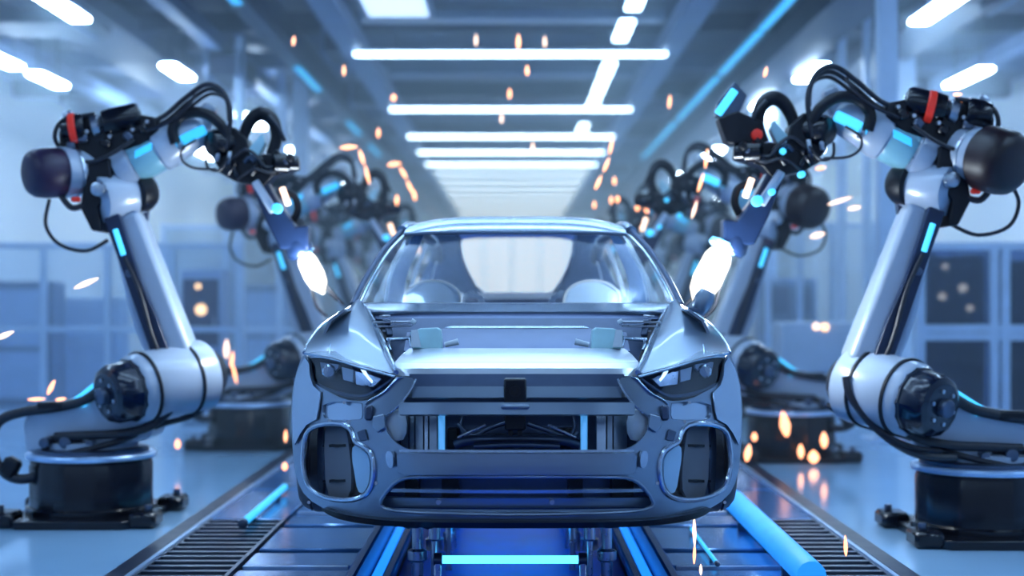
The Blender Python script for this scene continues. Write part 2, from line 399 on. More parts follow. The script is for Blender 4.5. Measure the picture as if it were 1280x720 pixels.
# cabinets and machines in the bays
def cabinet(px, Y, wd, ht, dep, body, front, label, lights=(), group=None):
    X = (px-640)/F*Y
    r = empty('control_cabinet', (X, Y+dep/2, 0), label, 'cabinet', group)
    MB().box((X, Y+dep/2, ht/2), (wd, dep, ht), ch=.02).build('cabinet_body', body, r, bevel=0)
    MB().box((X, Y-.01, ht*.70), (wd*.86, .03, ht*.46), ch=.008).build('upper_door', front, r)
    MB().box((X, Y-.01, ht*.24), (wd*.86, .03, ht*.38), ch=.008).build('lower_door', front, r)
    MB().box((X+wd*.34, Y-.04, ht*.62), (.02, .03, .14)).build('handle', STEEL, r)
    for (u, v, q) in lights: MB().cyl((X+u*wd, Y-.05, v*ht), (X+u*wd, Y-.02, v*ht), q, n=12).build('indicator_lamp', WARM, r)
    return r
cabinet(251, 16.0, .46, 1.62, .5, CABW, SCREEN, 'pale cabinet with dark doors and a warm indicator, behind the purple-capped arm', ((.02, .72, .06), (-.05, .88, .03)))
cabinet(1195, 15.2, .62, 1.75, .5, DSTEEL, SCREEN, 'dark cabinet with warm indicators seen through the window partition', ((.1, .80, .045), (.22, .68, .035), (-.25, .75, .04), (-.2, .93, .03)))
cabinet(1285, 15.2, .55, 1.7, .5, DSTEEL, SCREEN, 'dark cabinet at the picture edge behind the window partition', ())
cabinet(1030, 16.2, .95, 1.02, .6, CABW, CABW, 'low pale cabinet behind the second maroon-capped robot', ((0, .95, .04),))
cabinet(110, 18.5, .8, 1.3, .5, CABW, CABW, 'pale cabinet behind the glass partition near the wall', ())
cabinet(20, 17.5, .9, 1.5, .5, BEAM, CABW, 'blue-grey cabinet behind the glass partition at the picture edge', ())
cabinet(985, 22, .9, 1.6, .5, BEAM, SCREEN, 'hazy dark cabinet far down the bay of maroon-capped robots', ())
cabinet(335, 23, .8, 1.5, .5, BEAM, CABW, 'hazy cabinet far down the bay of purple-capped robots', ())

# ------------------------------------------------------------------ conveyor channel
ch = empty('conveyor_channel', (0, 8, 0), 'blue-lit steel conveyor channel sunk in the floor under the car', 'conveyor')
for s in (-1, 1):
    y = 3.0
    while y < 40:                       # slatted gratings along the strips
        if y > 7.2: break
        m = MB()
        for q in range(14): m.box((s*1.55, y+.065*q*2, -.02), (.42, .045, .05))
        m.box((s*1.335, y+.85, -.02), (.02, 1.8, .05)); m.box((s*1.765, y+.85, -.02), (.02, 1.8, .05))
        m.build('grating', DSTEEL, ch); y += 1.85
    y = 2.2
    k = 0
    while y < 36:                       # plates
        d = 0.42 if k % 3 else 0.75
        MB().box((s*1.04, y+d/2, -.02), (.54, d-.07, .04), ch=.008).build('floor_plate', PLATE, ch)
        if k % 3 == 1: MB().box((s*1.04, y+d+.02, 0), (.5, .018, .02)).build('seam_strip', EDGEM, ch)
        y += d+.05; k += 1
        if k > 30: break
    for k in range(16): MB().box((s*1.55, 9.1+1.3*k, -.02), (.44, 1.25, .04), ch=.006).build('side_plate', PLATE, ch)
    m = MB().box((s*.72, 18, .0), (.05, 34, .14), ch=.01).box((s*.60, 18, -.06), (.05, 34, .06), ch=.01)
    m.box((s*.66, 18, -.08), (.16, 34, .02)); m.build('guide_rail', mat('blue_rail_paint', (.03, .10, .30), metal=.5, rough=.25), ch)
    MB().box((s*.655, 9, -.055), (.05, 8, .02), ch=.004).build('rail_light', mat('blue_rail_light', (.1, .4, .8), emit=(.01, .20, .80), es=1.4), ch)
MB().box((0, 18, -.14), (1.16, 34, .03)).build('channel_bed', mat('blue_channel_bed', (.006, .12, .65), metal=.0, rough=.4, spec=.1), ch)
for k, y in enumerate((6.42, 7.55, 8.2, 8.9, 9.6)):  # rear four tubes are hidden, added to brighten the channel bed
    r = empty('light_tube', (0, y, .1), ['bright cyan light tube crossing under the front bumper', 'hidden light tube added under the engine bay of the car', 'hidden light tube added under the cabin of the car', 'hidden light tube added under the rear seats of the car', 'hidden light tube added under the tail of the car'][k], 'light tube', 'light tubes across the conveyor')
    MB().cyl((-.315, y, .132), (.30, y, .132), .018, n=14).build('tube', CYANT if k == 0 else BLUET, r)
    for x in (-.33, .315): MB().cyl((x-.02, y, .132), (x+.02, y, .132), .03, n=14, b=.006).build('end_cap', DSTEEL, r)
    for x in (-.33, .315): MB().box((x, y, 0), (.03, .05, .26), ch=.005).build('tube_bracket', STEEL, r)
def floor_rod(a, b, rad, mm, label):
    r = empty('floor_light', a, label, 'floor light')
    a, b = Vector(a), Vector(b)
    MB().tube([a, b], rad, n=14, smooth=0).build('tube', mm, r)
    for q, d in ((a, -1), (b, 1)) if rad < .05 else (): MB().cyl(q, q+(b-a).normalized()*.05*d, rad*1.25, n=14, b=.008).build('end_cap', DSTEEL, r)
    for t in (.2, .8):
        c = a.lerp(b, t); MB().box((c.x, c.y, c.z/2), (rad*1.4, .04, c.z), ch=.003).build('foot', DSTEEL, r)
floor_rod((-1.49, 8.0, .05), (-1.50, 9.5, .05), .022, CYANS, 'thin pale cyan light rod lying on the channel edge beside the purple-capped robots')
floor_rod((1.29, 6.2, .10), (1.31, 8.5, .10), .065, BLUED, 'thick blue light tube on the channel plates beside the maroon-capped robots')
floor_rod((.98, 6.9, .03), (.985, 7.9, .03), .010, CYANS, 'thin light rod beside the thick blue light tube')

# carrier under the car
cr_ = empty('car_carrier', (0, 8, 0), 'steel carrier with chrome stands holding the car above the channel', 'carrier')
for s in (-1, 1):
    MB().box((s*.43, 8.0, .34), (.07, 3.6, .07), ch=.008).build('carrier_beam', DSTEEL, cr_)
    for y in (6.55, 8.0, 9.4):
        m = MB().lathe((s*.43, y, -.10), (s*.43, y, .4), [(0,.05),(.06,.05),(.07,.028),(.2,.028),(.21,.045),(.25,.045),(.26,.025),(.36,.025),(.37,.04),(.41,.04)], 16)
        m.build('stand', STEEL, cr_)
        m = MB().lathe((s*.35, y-.04, -.10), (s*.35, y-.04, .4), [(0,.03),(.1,.03),(.11,.016),(.3,.016),(.31,.026),(.41,.026)], 12)
        m.build('guide_pin', STEEL, cr_)
for y in (6.9, 8.4, 9.7): MB().box((0, y, .34), (.8, .08, .06), ch=.008).build('cross_member', DSTEEL, cr_)

# ------------------------------------------------------------------ the car
CC = 646.0
def inside(p, poly):
    x, y = p; r = False; n = len(poly)
    for i in range(n):
        x1, y1 = poly[i]; x2, y2 = poly[(i+1) % n]
        if (y1 > y) != (y2 > y) and x < (x2-x1)*(y-y1)/(y2-y1)+x1: r = not r
    return r
def chaikin(P, n=1):
    for _ in range(n):
        Q = []
        for i in range(len(P)):
            a, b = P[i], P[(i+1) % len(P)]
            Q += [(a[0]*.75+b[0]*.25, a[1]*.75+b[1]*.25), (a[0]*.25+b[0]*.75, a[1]*.25+b[1]*.75)]
        P = Q
    return P
def dens(P, step):
    Q = []
    for i in range(len(P)):
        a, b = P[i], P[(i+1) % len(P)]; L = math.hypot(b[0]-a[0], b[1]-a[1]); k = max(1, int(L/step+.5))
        for j in range(k): Q.append((a[0]+(b[0]-a[0])*j/k, a[1]+(b[1]-a[1])*j/k))
    return Q
def mirrored(half):       # half: from top centre round the left side to bottom centre
    r = [(2*CC-x, y) for x, y in half if abs(x-CC) > .5]
    return half + r[::-1]
def flip(P): return [(2*CC-p[0],)+tuple(p[1:]) for p in P][::-1]
def sheet(outline, D, holes=(), step=7.0, smooth=1):
    """a surface bounded by an outline, with openings, following depth D(px, py)"""
    out = dens(chaikin(outline, smooth) if smooth else outline, step)
    hs = [dens(chaikin(h, smooth) if smooth else h, step) for h in holes]
    V = []; E = []
    for L in [out]+hs:
        o = len(V); V += L; E += [(o+i, o+(i+1) % len(L)) for i in range(len(L))]
    xs = [p[0] for p in out]; ys = [p[1] for p in out]
    bd = V[:]
    x = min(xs)+step*.5; row = 0
    while x < max(xs):
        y = min(ys)+step*.5*(1+row % 2)
        while y < max(ys):
            if inside((x, y), out) and not any(inside((x, y), h) for h in hs) and min((x-a)**2+(y-b)**2 for a, b in bd) > (step*.55)**2: V.append((x, y))
            y += step
        x += step; row += 1
    v2, e2, f2 = delaunay_2d_cdt([Vector(p) for p in V], E, [], 0, 1e-5)[:3]
    mb = MB(); F2 = []
    for f in f2:
        c = (sum(v2[i].x for i in f)/len(f), sum(v2[i].y for i in f)/len(f))
        if inside(c, out) and not any(inside(c, h) for h in hs): F2.append(tuple(f))
    mb.add([at(p.x, p.y, D(p.x, p.y)) for p in v2], F2)
    return mb
def Dn(px, py):                         # nose surface
    t = min(1.15, abs(px-CC)/283.0); v = (py-585)/130.0
    return 5.62 + .50*t**3.2 + .12*v*v*(1 if v < 0 else .8)
def off(d): return lambda x, y: Dn(x, y)+d
car = empty('car', (0.02, 7.8, 0.40), 'unfinished grey metal car body shell with open bonnet on the assembly line', 'car')
T = .012
def both(fn):
    for s in (0, 1): fn(s)
def side_poly(P, s): return P if s == 0 else flip(P)

duct_in = [(380,556),(383,541),(392,533),(410,529),(432,530),(441,540),(443,553),(455,558),(465,566),(468,585),(466,604),(460,617),(448,624),(428,626),(405,622),(388,612),(381,598),(378,576)]
intake = [(646,596),(520,596),(503,598),(490,606),(473,628),(480,637),(520,641),(646,644)]
bump = [(646,563),(520,563),(505,560),(492,552),(482,538),(479,524),(486,516),(498,508),(512,487),(520,473),(500,470),(492,478),(478,492),(457,502),(430,500),(402,485),(391,478),(388,462),(386,447),
        (380,442),(373,457),(367,478),(364,505),(364,535),(366,565),(370,598),(382,622),(412,640),(455,649),(520,653),(646,654)]
slots = [[(403,502),(452,502),(454,508),(454,522),(450,525),(408,525),(403,520)]]
ob = mirrored(bump)
holes = [duct_in, flip(duct_in), mirrored(intake), slots[0], flip(slots[0])]
bc = sheet(ob, Dn, holes, step=6).build('bumper_cover', CAR, car, solid=T, off=-1, angle=50)
def ring(P, d0, d1, wd, name, m, par, extra=0):
    """rim tube following an opening's edge"""
    Q = chaikin(P, 2); pts = [at(x, y, Dn(x, y)+d0) for x, y in Q[::2]]
    MB().tube(pts, wd, n=8, smooth=0, closed=True).build(name, m, par)
both(lambda s: ring(side_poly(duct_in, s), -.004, 0, .011, 'duct_rim', CARL, bc))
ring(mirrored(intake), -.002, 0, .007, 'intake_rim', CAR, bc)
both(lambda s: sheet(side_poly(slots[0], s), off(.03), step=8).build('slot_cover', CARL, car, solid=.01))
# duct walls (deep sleeves) and what shows inside
def sleeve(P, d, shrink=.9):
    Q = dens(chaikin(P, 1), 6); cx = sum(p[0] for p in Q)/len(Q); cy = sum(p[1] for p in Q)/len(Q)
    rows = []
    for t in (0, .5, 1):
        k = 1-(1-shrink)*t
        rows.append([at(cx+(x-cx)*k, cy+(y-cy)*k, Dn(x, y)+.012+d*t) for x, y in Q+[Q[0]]])
    return MB().grid(rows)
both(lambda s: sleeve(side_poly(duct_in, s), .14, .97).build('duct_sleeve', CAR, car))
both(lambda s: sleeve(side_poly(slots[0], s), .05, .95).build('slot_sleeve', CARL, car))
def wheel(s):
    sg = -1 if s == 0 else 1
    c0 = at(side_poly([(378, 576)], s)[0][0], 576, 6.40); c1 = at(side_poly([(447, 576)], s)[0][0], 576, 6.40)
    c0 = Vector((c0.x, 6.40, c1.z)); L = abs(c0.x-c1.x)
    wr = tag(MB().lathe(c0, c1, [(0,.12),(.0,.18),(.02,.205),(.05,.22),(.055,.212),(.06,.212),(.065,.224),(L-.075,.226),(L-.07,.216),(L-.062,.216),(L-.056,.224),(L-.02,.21),(L,.18),(L,.12)], 40, rib=.006, nrib=34).build('tyre', RUB, car))
    MB().lathe(c0+Vector((-sg*.0,0,0)), c1, [(.03,.02),(.03,.12),(L-.03,.12),(L-.03,.02)], 24).build('wheel_rim', DSTEEL, wr)
both(wheel)
cup = [(442,556),(452,560),(463,570),(464,590),(462,605),(455,617),(448,614),(444,590),(441,572)]
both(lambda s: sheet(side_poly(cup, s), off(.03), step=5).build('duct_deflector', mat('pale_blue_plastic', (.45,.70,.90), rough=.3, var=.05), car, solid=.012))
both(lambda s: sheet(side_poly([(405,534),(420,532),(434,534),(438,560),(441,590),(440,620),(424,624),(408,618)], s), lambda x, y: Dn(x, y)+.12-.00012*(abs(x-CC)-223)**2/1.0, step=7).build('duct_insert', mat('grey_duct_insert', (.17,.18,.21), rough=.5, var=.1), car, solid=.012))
both(lambda s: [sheet(side_poly([(404,y),(441,y-1),(441,y+2.2),(404,y+3)], s), off(.10), step=6, smooth=0).build('insert_seam', BLK, car, solid=.006) for y in (556, 600)])
corner = [(382,447),(387,455),(388,470),(392,482),(401,491),(399,508),(396,524),(384,531),(376,542),(369,556),(366.5,545),(366,520),(366.5,500),(369,478),(374,460)]
both(lambda s: sheet(side_poly(corner, s), off(-.014), step=6, smooth=0).build('painted_corner_glow', CARL, bc, solid=.006))  # brighter metal laid on for the arcs' rim light at the corner
post = [(398,533),(404,532),(406,560),(406,622),(400,620),(398,580)]
both(lambda s: sheet(side_poly(post, s), off(.11), step=7).build('duct_strut', DSTEEL, car, solid=.012))
# small fittings round the duct and cheek
def cheek(s):
    q = lambda x, y, d=0: at(side_poly([(x, y)], s)[0][0], y, Dn(x, y)+d)
    MB().tube([q(457,505,-.004), q(463,500,-.006), q(480,490,-.006), q(496,474,-.006), q(503,471,-.006)], .0045, n=6).build('cheek_crease', CARL, bc)
    MB().tube([q(520,474,-.004), q(513,488,-.006), q(499,507,-.006), q(488,516,-.004)], .0045, n=6).build('cheek_crease', CARL, bc)
    MB().tube([q(380,470,-.004), q(372,490,-.004), q(370,512,-.004), q(371,536,-.004)], .0045, n=6).build('corner_crease', CARL, bc)
    MB().box(q(461,516,-.01), (.035,.03,.06), ch=.008).build('clip', DSTEEL, car)
    MB().prism([q(466,520,-.02), q(480,517,-.02), q(482,534,-.02), q(472,541,-.02), q(465,533,-.02)], [q(466,520,.02), q(480,517,.02), q(482,534,.02), q(472,541,.02), q(465,533,.02)]).build('cheek_bracket', CAR, car, bevel=.006)
    MB().prism([q(446,540,-.01), q(456,536,-.01), q(460,550,-.01), q(450,552,-.01)], [q(446,540,.03), q(456,536,.03), q(460,550,.03), q(450,552,.03)]).build('duct_tab', DSTEEL, car, bevel=.004)
    for x, y in ((412,526),(436,527),(470,604),(386,628),(430,503)):
        MB().cyl(q(x, y, -.008), q(x, y, .01), .007, n=10).build('rivet', STEEL, car)
both(cheek)
# lip under the bumper
lip = [(646,652),(520,651),(470,648),(428,641),(400,632),(418,646),(455,654),(520,658),(646,659)]
sheet(mirrored(lip), off(-.02), step=8).build('front_lip', BLKG, car, solid=.03)
# lower intake: bars and the mesh behind them
def strip(x0, x1, ya, yb, D, sag=0.0):
    n = 26; rows = []
    for yy in (ya, yb):
        rows.append([at(x0+(x1-x0)*i/n, yy-sag*((x0+(x1-x0)*i/n-CC)/170.0)**2, D(x0+(x1-x0)*i/n, yy)) for i in range(n+1)])
    return MB().grid(rows)
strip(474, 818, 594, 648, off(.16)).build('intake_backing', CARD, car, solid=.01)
strip(489, 803, 612, 616, off(.02), 2).build('intake_bar', CARL, car, solid=.02)
strip(478, 814, 622, 634, off(.07), 1).build('intake_shelf', CAR, car, solid=.02)
strip(476, 816, 638, 640, off(.02), 2).build('intake_bar', CAR, car, solid=.02)
for a, b in ((508, 524), (553, 574), (710, 728), (764, 790)): strip(a, b, 597, 622, off(.10)).build('cooler_block', BLK, car, solid=.03)
for x in (548, 690):
    p = at(x, 628, Dn(x, 628)+.03); MB().cyl(p, p+Vector((0, .05, 0)), .010, n=10).build('bolt', STEEL, car)
p = at(583, 590, Dn(583, 590)-.012); MB().cyl(p, p+Vector((0, .02, 0)), .009, n=12).build('bolt', STEEL, car)
# bumper beam panel with its cut ends
bp_ = mirrored([(646,566),(500,566),(496,570),(497,590),(506,594),(646,594)])
sheet(bp_, off(-.012), step=9, smooth=0).build('bumper_beam', CAR, car, solid=.012, bevel=.003)
both(lambda s: sheet(side_poly([(483,564),(492,564),(493,582),(489,586),(484,580)], s), off(-.02), step=5).build('beam_clip', CARL, car, solid=.016))
strip(500, 792, 562.5, 565.5, off(-.03), 1).build('grille_lip', CARL, car, solid=.012)
# upper grille: two shelves, camera
strip(516, 776, 484, 498, off(.03)).build('grille_shelf', CAR, car, solid=.02)
strip(506, 786, 497, 505, off(.09)).build('grille_shade_strip', CARD, car, solid=.01)  # dark strip painted in for the shadow between the shelves
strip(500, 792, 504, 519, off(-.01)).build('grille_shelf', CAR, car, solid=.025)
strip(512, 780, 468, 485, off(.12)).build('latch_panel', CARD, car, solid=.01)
def blk(x0, x1, y0, y1, Y, dep, name, m, par=car, ch=.006):
    a, b = at(x0, y0, Y), at(x1, y1, Y)
    return MB().box(((a.x+b.x)/2, Y+dep/2, (a.z+b.z)/2), (abs(b.x-a.x), dep, abs(a.z-b.z)), ch=ch).build(name, m, par)
cb = blk(630, 658, 474, 505, 5.66, .12, 'front_camera', BLK)
p = at(644, 489, 5.655); MB().lathe(p, p+Vector((0,-.02,0)), [(0,.024),(.012,.024),(.012,.016),(.004,.014)], 20).build('camera_lens', BLKG, cb)
blk(626, 662, 506, 511, 5.62, .06, 'camera_bracket', CAR)
cs = blk(631, 657, 519, 538, 5.72, .10, 'radar_box', BLK)
for x in (638, 650): blk(x-3, x+3, 538, 545, 5.74, .04, 'connector', BLK, cs, .002)
# behind the grille opening
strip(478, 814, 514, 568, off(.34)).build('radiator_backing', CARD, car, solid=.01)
for x0, x1, mm in ((503,512,CAR),(514,519,CARL),(521,530,CAR),(532,536,CARL),(538,547,CAR),(745,756,CARL),(758,764,CAR),(766,782,CAR)):
    strip(x0, x1, 518, 564, off(.20)).build('radiator_column', mm, car, solid=.03)
for x in (552, 730):
    a, b = at(x, 519, Dn(x, 519)+.12), at(x, 563, Dn(x, 563)+.12)
    MB().cyl(a, b, .014, n=16).build('glowing_grille_tube', mat('blue_glowing_tube', (.35, .65, .95), metal=.6, rough=.15, emit=(.08, .40, .9), es=.5), car)  # blue glow put into these tubes
both(lambda s: (lambda p, q: MB().lathe(p, q, [(0,.01),(.005,.030),(.03,.044),(.06,.048),(.10,.044),(.125,.030),(.13,.01)], 20).build('horn_bottle', WHTP, car))(
    at(side_poly([(493,513)], s)[0][0], 511, 5.80), at(side_poly([(495,552)], s)[0][0], 552, 5.80)))
def P(px, py, d=.26): return at(px, py, Dn(px, py)+d)
for path, r_ in (([P(568,556),P(590,550),P(646,548),P(700,550),P(724,556)], .022), ([P(572,530),P(590,545),P(610,536),P(632,528)], .010), ([P(660,530),P(690,540),P(712,548),P(722,540)], .010),
                ([P(578,520),P(576,535),P(584,548)], .008), ([P(716,520),P(718,535),P(710,548)], .008), ([P(592,558,.22),P(646,556,.22),P(700,558,.22)], .012)):
    MB().tube(path, r_, n=10).build('engine_pipe', DSTEEL, car)
both(lambda s: MB().tube([at(side_poly([(x,0)], s)[0][0], y, Dn(x, y)+.16) for x, y in ((607,531),(585,541),(572,547))], .006).build('brace_rod', STEEL, car))
for x in (566, 700, 712): blk(x-7, x+7, 536, 562, 5.92, .1, 'ancillary_block', BLK)

# slam panel: folded sheet over the radiator, ceiling glare put into its pale colour
def loft(rows, name, m, par=car, **k): return MB().grid(rows).build(name, m, par, **k)
def row(x0, x1, y, Y, n=24, crown=0.0): 
    return [at(x0+(x1-x0)*i/n, y-crown*(1-((i/n)*2-1)**2), Y+.10*(abs((i/n)*2-1))**3) for i in range(n+1)]
loft([row(497, 795, 471, 5.84), row(495, 797, 462, 5.86), row(494, 798, 455, 5.90)], 'slam_panel', mat('lit_polished_sheet', (.88,.92,.97), metal=.5, rough=.22, var=.03), solid=.015, angle=20)
loft([row(494, 798, 454.5, 5.90), row(502, 790, 445, 5.98), row(512, 780, 437, 6.08)], 'slam_panel_top', mat('lit_polished_sheet', (.88,.92,.97), metal=.5, rough=.22, var=.03), solid=.012)
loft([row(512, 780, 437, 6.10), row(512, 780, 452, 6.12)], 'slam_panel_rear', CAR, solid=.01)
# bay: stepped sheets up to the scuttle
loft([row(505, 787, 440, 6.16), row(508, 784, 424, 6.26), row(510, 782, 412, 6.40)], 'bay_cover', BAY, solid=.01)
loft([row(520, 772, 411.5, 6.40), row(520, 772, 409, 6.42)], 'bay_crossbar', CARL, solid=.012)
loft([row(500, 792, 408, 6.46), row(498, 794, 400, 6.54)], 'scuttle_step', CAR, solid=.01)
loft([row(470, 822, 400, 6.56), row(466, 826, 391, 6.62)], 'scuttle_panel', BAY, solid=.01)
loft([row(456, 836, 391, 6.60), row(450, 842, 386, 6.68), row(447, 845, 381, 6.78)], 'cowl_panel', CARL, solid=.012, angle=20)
MB().tube(row(449, 843, 381.5, 6.80)[::3], .012, n=8).build('screen_seal', DSTEEL, car)
loft([row(478, 814, 399, 6.5), row(488, 804, 430, 6.3), row(496, 796, 455, 6.2)], 'bay_floor', CARD, solid=.01)
def tower(s):
    q = lambda x, y, Y: at(side_poly([(x, y)], s)[0][0], y, Y)
    a = [q(515,436,6.14), q(553,436,6.14), q(551,413,6.16), q(546,410,6.17), q(524,411,6.17), q(513,415,6.16)]
    b = [v+Vector((0,.12,0)) for v in a]
    t = MB().prism(a, b).build('reservoir_box', mat('cyan_white_plastic', (.50,.80,.84), rough=.3), car, bevel=.004)
    MB().prism([q(514,434,6.12), q(526,434,6.12), q(522,412,6.14), q(514,413,6.14)], [v+Vector((0,.02,0)) for v in (q(514,434,6.12), q(526,434,6.12), q(522,412,6.14), q(514,413,6.14))]).build('box_flange', WHTP, t)
    MB().cyl(q(556,431,6.14), q(573,427,6.14), .011, .014, n=14).build('sensor_plug', WHTP, car)
    MB().tube([q(483,425,6.2), q(500,424,6.2), q(514,422,6.16)], .008).build('bay_rod', CARL, car)
    MB().tube([q(487,424,6.2), q(486,432,6.18), q(489,438,6.16)], .006).build('bay_rod', CARL, car)
    MB().tube([q(512,423,6.15), q(514,434,6.13)], .006, smooth=0).build('bay_rod', CARL, car)
    for y, x0, x1 in ((395.5, 474, 488), (403, 466, 518), (408, 470, 515), (414, 478, 486)):
        MB().beam(q(x0, y, 6.42), q(x1, y-.5, 6.42), .02, .011, ch=.003).build('hinge_link', STEEL, car)
    MB().cyl(q(514,401,6.42), q(519,404,6.42), .012, n=12).build('hinge_pin', WHTP, car)
    MB().beam(q(483,400,6.45), q(487,420,6.40), .03, .02, ch=.004).build('hinge_plate', DSTEEL, car)
both(tower)
# fenders: outer skin, inner flange (raised bright seam)
fo = [(440,384,6.80),(430,390,6.72),(415,399,6.62),(402,409,6.50),(391,421,6.38),(384,432,6.26),(380,442,6.14)]
fi = [(456,386,6.80),(462,396,6.66),(468,408,6.48),(474,422,6.32),(481,438,6.14),(488,454,6.00),(495,468,5.88)]
def lerp3(a, b, t): return tuple(a[i]+(b[i]-a[i])*t for i in range(3))
def fender(s):
    A = catmull([at(side_poly([(p[0],0)], s)[0][0], p[1], p[2]) for p in fo], 4); B = catmull([at(side_poly([(p[0],0)], s)[0][0], p[1], p[2]) for p in fi], 4)
    rows = []
    for j in range(9):
        t = j/8
        rows.append([a.lerp(b, t)+Vector((0,0,.035*math.sin(math.pi*t)*min(1, (1-i/len(A))*2.2))) for i, (a, b) in enumerate(zip(A, B))])
    f = MB().grid(rows).build('fender', CAR, car, solid=.012)
    MB().tube([b+Vector((0,-.004,.008)) for b in B[::2]], [.010,.016,.012], n=8, smooth=2).build('fender_flange', CARL, f)
    MB().tube([a+Vector((0,0,.004)) for a in A[::2]], .007, n=8, smooth=2).build('fender_edge', CARL, f)
    # crease on the fender and shelf to the headlamp
    q = lambda x, y, Y: at(side_poly([(x, y)], s)[0][0], y, Y)
    MB().grid([[q(380,442,6.14), q(412,447,6.04), q(450,458,5.96), q(495,469,5.87)], [q(404,428,6.28), q(425,434,6.2), q(455,446,6.1), q(487,452,6.02)]]).build('fender_lip', CARL, f, solid=.008)
    MB().tube([q(412,447,6.06), q(413,432,6.2), q(420,410,6.5), q(431,392,6.72)], .005, n=6).build('fender_seam', CARL, f)
both(fender)
def topcap(s):
    q = lambda x, y, Y: at(side_poly([(x, y)], s)[0][0], y, Y)
    MB().grid([[q(425,396,6.66), q(440,392,6.69), q(457,389,6.74)], [q(419,405,6.55), q(440,404,6.56), q(463,403,6.56)]]).build('fender_top_plate', mat('lit_polished_sheet', (.8,.86,.92)), car, solid=.008)
#both(topcap)
# headlamps
hl = [(388,445),(412,447),(432,452),(450,458),(472,464),(495,470),(490,477),(478,490),(463,500),(445,501),(430,499),(412,491),(400,483),(391,477),(389,462)]
def headlamp(s):
    pp = lambda L: side_poly(L, s)
    h = sheet(pp(hl), off(.10), step=7).build('headlamp', BLK, car, solid=.012)
    sleeve(pp(hl), .09, .97).build('lamp_bezel', BLKG, h)
    inner = [(400,452),(428,457),(452,465),(484,472),(470,484),(455,485),(430,480),(404,474)]
    rim = chaikin(pp(inner), 1)
    for L, mm, d in (([(401,453),(424,456),(424,460),(415,470),(404,469)], STEEL, .06), ([(428,459),(443,463),(442,478),(430,475)], WHTP, .055), ([(445,464),(467,470),(478,474),(468,484),(446,481)], STEEL, .06)):
        sheet(pp(L), off(d), step=4, smooth=0).build('reflector', mm, h, solid=.012, bevel=.002)
    c = at(pp([(412,464)])[0][0], 464, Dn(412,464)+.05); MB().lathe(c, c+Vector((0,-.03,0)), [(0,.03),(.02,.03),(.03,.022),(.03,.004)], 20).build('projector', CARL, h)
    MB().tube([at(x, y, Dn(x, y)+.03) for x, y in pp([(392,478),(412,488),(440,495),(460,494),(480,482),(491,474)])], .008).build('lamp_trim', DSTEEL, h)
    MB().tube([at(x, y, Dn(x, y)+.0) for x, y in pp([(388,446),(412,448),(450,459),(494,471)])], .005).build('brow_trim', CARL, h)
    sheet(pp(hl), off(.012), step=7).build('lens', LENS, h)
both(headlamp)
# body sides, sills, rear
def sidepanel(s):
    sg = -1 if s == 0 else 1
    st = []
    for Y, k in ((6.35,1.0),(6.8,1.0),(7.4,1.0),(8.2,1.0),(9.0,.99),(9.6,.95),(10.0,.86)):
        prof = [(.76,1.245),(.82,1.20),(.875,1.08),(.90,.95),(.915,.80),(.91,.62),(.88,.48),(.80,.42)]
        st.append([Vector((.02+sg*x*k, Y, z)) for x, z in prof])
    MB().grid(st).build('side_panel', CAR, car, solid=.012)
    for Y in (7.35, 8.35): 
        MB().tube([(.02+sg*.80,Y,1.23),(.02+sg*.885,Y,1.08),(.02+sg*.925,Y,.80),(.02+sg*.89,Y,.48)], .005).build('door_seam', CARD, car)
    for Y in (7.9, 8.9): MB().beam((.02+sg*.915, Y-.1, 1.02), (.02+sg*.915, Y+.08, 1.02), .03, .025, ch=.006).build('door_handle', CARL, car)
both(sidepanel)
MB().grid([[Vector((.02+x*k, Y, .43)) for x in (-.82,-.4,0,.4,.82)] for Y, k in ((5.95,.8),(6.4,1),(8,1),(9.6,.95),(10,.84))]).build('underbody', CARD, car, solid=.03)
MB().grid([[Vector((.02+x, 10.0-.12*(abs(x)/.8)**3, z)) for x in (-.76,-.6,-.3,0,.3,.6,.76)] for z in (.43,.7,.95,1.16)]).build('tail_panel', CAR, car, solid=.012)
